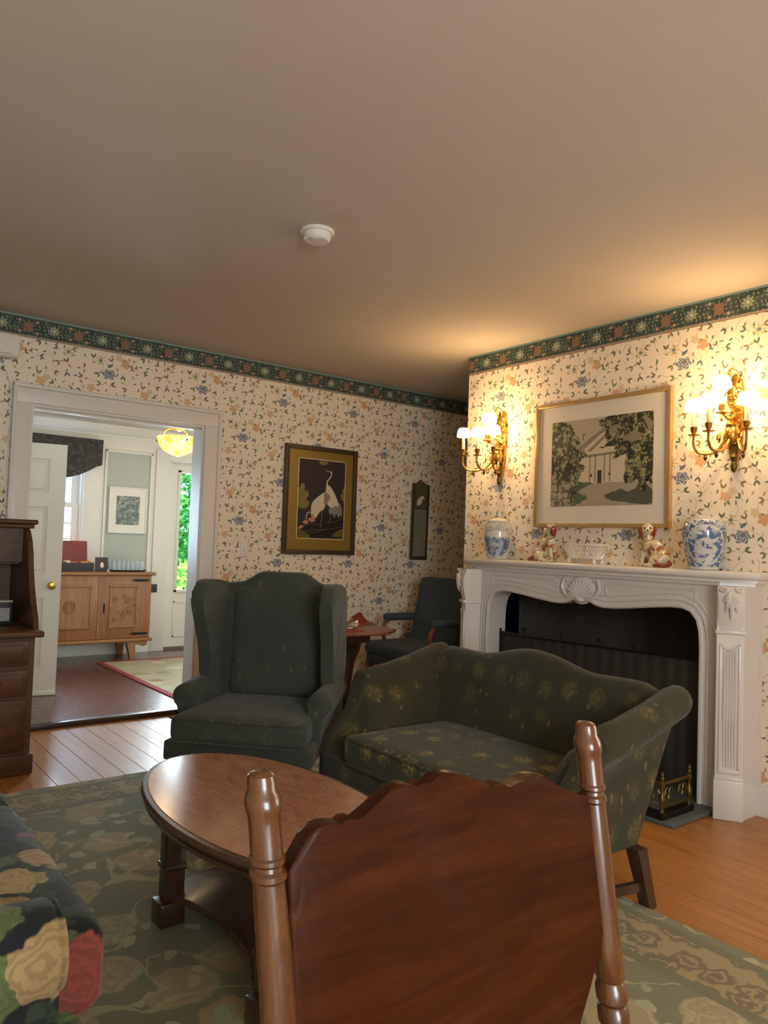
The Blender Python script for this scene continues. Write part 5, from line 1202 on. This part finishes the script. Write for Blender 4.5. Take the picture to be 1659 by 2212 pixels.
for x0, x1 in ((SBX0 + .01, 2.316), (2.332, SBX1 - .01)):
    d = MB().box(x0, x1, SBY0, SBY0 + .019, .240, .845, bev=.003).build('door', 'sideboard_vert', sb, world=True)
    a, b = (x0 + .10, x1 - .075) if x0 < 2 else (x0 + .105, x1 - .145)
    MB().prism([(a, .36), (b, .36), (b, .74), (a, .74)], XZ(SBY0 - .004), 0, .006).build('carved_panel', 'sideboard_vert', d, world=True, root=sb)
    f = MB().box(a - .02, b + .02, SBY0 - .020, SBY0, .735, .757, bev=.005).box(a - .02, b + .02, SBY0 - .020, SBY0, .345, .367, bev=.005).box(a - .016, a + .004, SBY0 - .012, SBY0, .36, .74, bev=.004).box(b - .004, b + .016, SBY0 - .012, SBY0, .36, .74, bev=.004); f.build('panel_moulding', 'sideboard_wood', d, world=True, root=sb)
    cx, cz = (a + b) / 2, .55; rnd = random.Random(int(x0 * 100))
    if x0 < 2:
        MB().tube([(cx + .05 * math.cos(q), SBY0 - .007, cz + .055 * math.sin(q)) for q in [k * .4 for k in range(17)]], .006, 6).build('carved_ring', 'sideboard_vert', d, world=True, root=sb)
        for sx in (-1, 1): MB().tube([(cx + sx * .02, SBY0 - .007, cz - .05), (cx + sx * .03, SBY0 - .007, cz), (cx + sx * .015, SBY0 - .007, cz + .05)], .007, 6).build('carved_leaf', 'sideboard_vert', d, world=True, root=sb)
    else:
        for k in range(16):
            px, pz = rnd.uniform(a + .03, b - .03), rnd.uniform(.40, .70); MB().tube([(px + .022 * math.cos(q) * (1 - q / 9), SBY0 - .007, pz + .026 * math.sin(q) * (1 - q / 9)) for q in [k2 * .6 for k2 in range(11)]], .005, 5).build('carved_scroll', 'sideboard_vert', d, world=True, root=sb)
    if x0 > 2:
        MB().box(x0 + .035, x0 + .05, SBY0 - .01, SBY0, .49, .58, bev=.003).build('handle_plate', 'iron', d, world=True, root=sb)
        for z in (.80, .28): MB().prism([(x1 - .20, z), (x1 - .15, z + .014), (x1 - .02, z + .010), (x1 - .02, z - .010), (x1 - .15, z - .014)], XZ(SBY0 - .004), 0, .005).build('strap_hinge', 'iron', d, world=True, root=sb)
B('door_rail', 'sideboard_wood', sb, 2.316, 2.332, SBY0 - .004, SBY0 + .018, .240, .845)
for x, y, kx, ky in ((SBX1 - .18, SBY0 + .05, .02, -.03), (SBX0 + .18, SBY0 + .05, -.02, -.03), (SBX1 - .18, SBY1 - .05, .02, .02), (SBX0 + .18, SBY1 - .05, -.02, .02)):
    MB().loft([[(x + kx * (1 - (z - .03) / .18) + q * s, y + ky * (1 - (z - .03) / .18) + r * s, z) for q, r in ((-1, -1), (1, -1), (1, 1), (-1, 1))] for z, s in ((.0312, .024), (.21, .042))]).build('leg', 'sideboard_vert', sb, world=True)
bz = .8805
rb = thing('red_lidded_box', 'dark box with raised red lid and packets on the sideboard', 'box', (2.10, 7.52, bz))
m = MB().box(1.93, 2.285, 7.44, 7.448, bz, bz + .082).box(1.93, 2.285, 7.652, 7.66, bz, bz + .082).box(1.93, 1.938, 7.448, 7.652, bz, bz + .082).box(2.277, 2.285, 7.448, 7.652, bz, bz + .082).box(1.938, 2.277, 7.448, 7.652, bz, bz + .008); m.build('tray', 'purple_card', rb, world=True)
MB().prism([(7.652, bz + .082), (7.660, bz + .082), (7.70, bz + .285), (7.692, bz + .287)], lambda a, b, d: (d, a, b), 1.93, 2.285).build('lid', 'red_lacquer', rb, world=True)
rnd = random.Random(9)
for k in range(10):
    x = 1.955 + k * .032; MB().box(x, x + .026, 7.47, 7.63, bz + .009, bz + .085 + rnd.uniform(0, .018), bev=.002).build('packet', ('yellow_card', 'orange_card', 'red_paper', 'cream')[k % 4], rb, world=True)
pf = thing('small_photo_frame', 'small dark photo frame standing between the red box and the tray', 'frame', (2.36, 7.44, bz), math.radians(4))
MB().prism([(-.062, 0), (.062, 0), (.062, .135), (-.062, .135)], lambda a, b, d: (a, -.01 + d + b * .12, b + .002), 0, .012, bev=.003).build('frame', 'dark_plastic', pf)
MB().prism([(-.045, .018), (.045, .018), (.045, .118), (-.045, .118)], lambda a, b, d: (a, -.0115 + d + b * .12, b + .002), 0, .002).build('photo', 'purple_card', pf)
MB().prism(spline([(-.012, .04), (.012, .04), (.016, .07), (0, .09), (-.016, .07)], 4, True), lambda a, b, d: (a, -.0125 + d + b * .12, b + .002), 0, .001).build('portrait', 'cream', pf)
MB().prism([(.0, 0), (.07, 0), (.02, .10)], lambda a, b, d: (d, a + .003, b + .002), -.004, .004).build('strut', 'dark_plastic', pf)
orn = tag(MB().lathe([(.001, 0), (.012, .001), (.014, .008), (.006, .014), (.009, .022), (.001, .028)], 12).build('pale_ornament', 'cream'), 'tiny pale ornament in front of the small photo frame', 'ornament'); orn.location = (2.405, 7.385, bz)
ty = thing('glass_tray', 'dark oval tray holding upturned glasses on the sideboard', 'tray', (2.635, 7.55, bz))
MB().lathe([(.001, .0), (.185, .0), (.205, .014), (.200, .016), (.182, .006), (.001, .005)], 40, sx=1.0, sy=.78).build('tray_body', 'dark_plastic', ty)
g0 = None
for r in range(3):
    for c_ in range(7 if r != 1 else 8):
        nn = 7 if r != 1 else 8; x = 2.635 + (c_ - (nn - 1) / 2) * .045; y = 7.55 + (r - 1) * .052
        if ((x - 2.635) / .165) ** 2 + ((y - 7.55) / .12) ** 2 > 1.05: continue
        if g0 is None:
            g0 = MB().lathe([(.021, 0), (.0195, .035), (.017, .088), (.016, .092), (.001, .0925)], 16, cap=False).build('drinking_glass', 'drink_glass'); o = g0
        else: o = g0.copy(); C.objects.link(o)
        o.location = (x, y, bz + .0065)
        tag(o, 'upturned clear drinking glass on the dark tray in the hall', 'glass', 'glasses on the hall tray')
mg = thing('glass_mug', 'clear glass mug with handle at the left end of the sideboard', 'mug', (1.905, 7.42, bz))
MB().lathe([(.001, .004), (.030, 0), (.034, .01), (.036, .085), (.034, .086), (.031, .012), (.001, .010)], 20, cap=False).build('cup', 'drink_glass', mg)
MB().tube(spline([(.034, 0, .074), (.058, 0, .070), (.064, 0, .045), (.054, 0, .022), (.033, 0, .020)], 5), .005, 8).build('handle', 'drink_glass', mg)
oh = thing('hall_print', 'white framed dark landscape print on the grey hall wall panel', 'picture', (2.70, 7.79, 1.49))
fn = lambda a, b, d: (a, HY - .003 - d, b)
frame_bars(oh, fn, 2.508, 2.902, 1.258, 1.730, .012, .028, 'white_plastic', .002)
MB().prism([(2.515, 1.265), (2.895, 1.265), (2.895, 1.723), (2.515, 1.723)], fn, .002, .016).build('mat_board', 'hall_white', oh, world=True)
foliage_print('ph_hall', '#4c5658', '#6d7876', '#a4a99c')
MB().prism([(2.585, 1.345), (2.826, 1.345), (2.826, 1.640), (2.585, 1.640)], fn, .016, .0175).build('print', 'ph_hall', oh, world=True)
ou = thing('black_wall_plate', 'black switch plate on the white door casing beside the sideboard', 'switch', (3.01, HY, .69))
MB().box(2.985, 3.05, HY - .030, HY - .0225, .648, .735, bev=.003).build('plate', 'dark_plastic', ou, world=True)
MB().box(3.008, 3.026, HY - .034, HY - .029, .68, .70, bev=.001).build('toggle', 'iron', ou, world=True)
# alabaster bowl pendant
PX, PY = 2.665, 6.45
pl = thing('bowl_pendant', 'lit alabaster bowl pendant lamp hanging in the hall', 'ceiling lamp', (PX, PY, 2.345))
MB().lathe([(.001, 2.344), (.055, 2.344), (.050, 2.328), (.020, 2.318), (.001, 2.316)], 20, c=(PX, PY, 0)).build('canopy', 'brass', pl, world=True)
MB().lathe([(.012, 1.952), (.022, 1.958), (.07, 1.972), (.125, 2.002), (.162, 2.045), (.181, 2.095), (.188, 2.125), (.183, 2.128), (.176, 2.095), (.155, 2.05), (.115, 2.007), (.06, 1.978), (.012, 1.962)], 36, c=(PX, PY, 0)).build('bowl', 'pendant_glass', pl, world=True)
MB().ell((PX, PY, 2.195), (.028, .028, .016), 14, 8).build('hub', 'brass', pl, world=True)
MB().tube([(PX, PY, 2.195), (PX, PY, 2.33)], .008, 8).build('stem', 'brass', pl, world=True)
for k in range(3):
    a = math.radians(30 + 120 * k); MB().tube(spline([(PX + .02 * math.cos(a), PY + .02 * math.sin(a), 2.195), (PX + .08 * math.cos(a), PY + .08 * math.sin(a), 2.20), (PX + .13 * math.cos(a), PY + .13 * math.sin(a), 2.165), (PX + .150 * math.cos(a), PY + .150 * math.sin(a), 2.10)], 5), .006, 6).build('arm', 'brass', pl, world=True)
for k in range(3):
    a = math.radians(30 + 120 * k); MB().ell((PX + .186 * math.cos(a), PY + .186 * math.sin(a), 2.09), (.010, .010, .010), 10, 6).build('stud', 'brass_dark', pl, world=True)
L = light('pendant_light', 'POINT', (PX, PY, 2.06), 12.0, (1.0, .70, .38), rad=.06); L.parent = pl; L.matrix_parent_inverse = pl.matrix_basis.inverted()
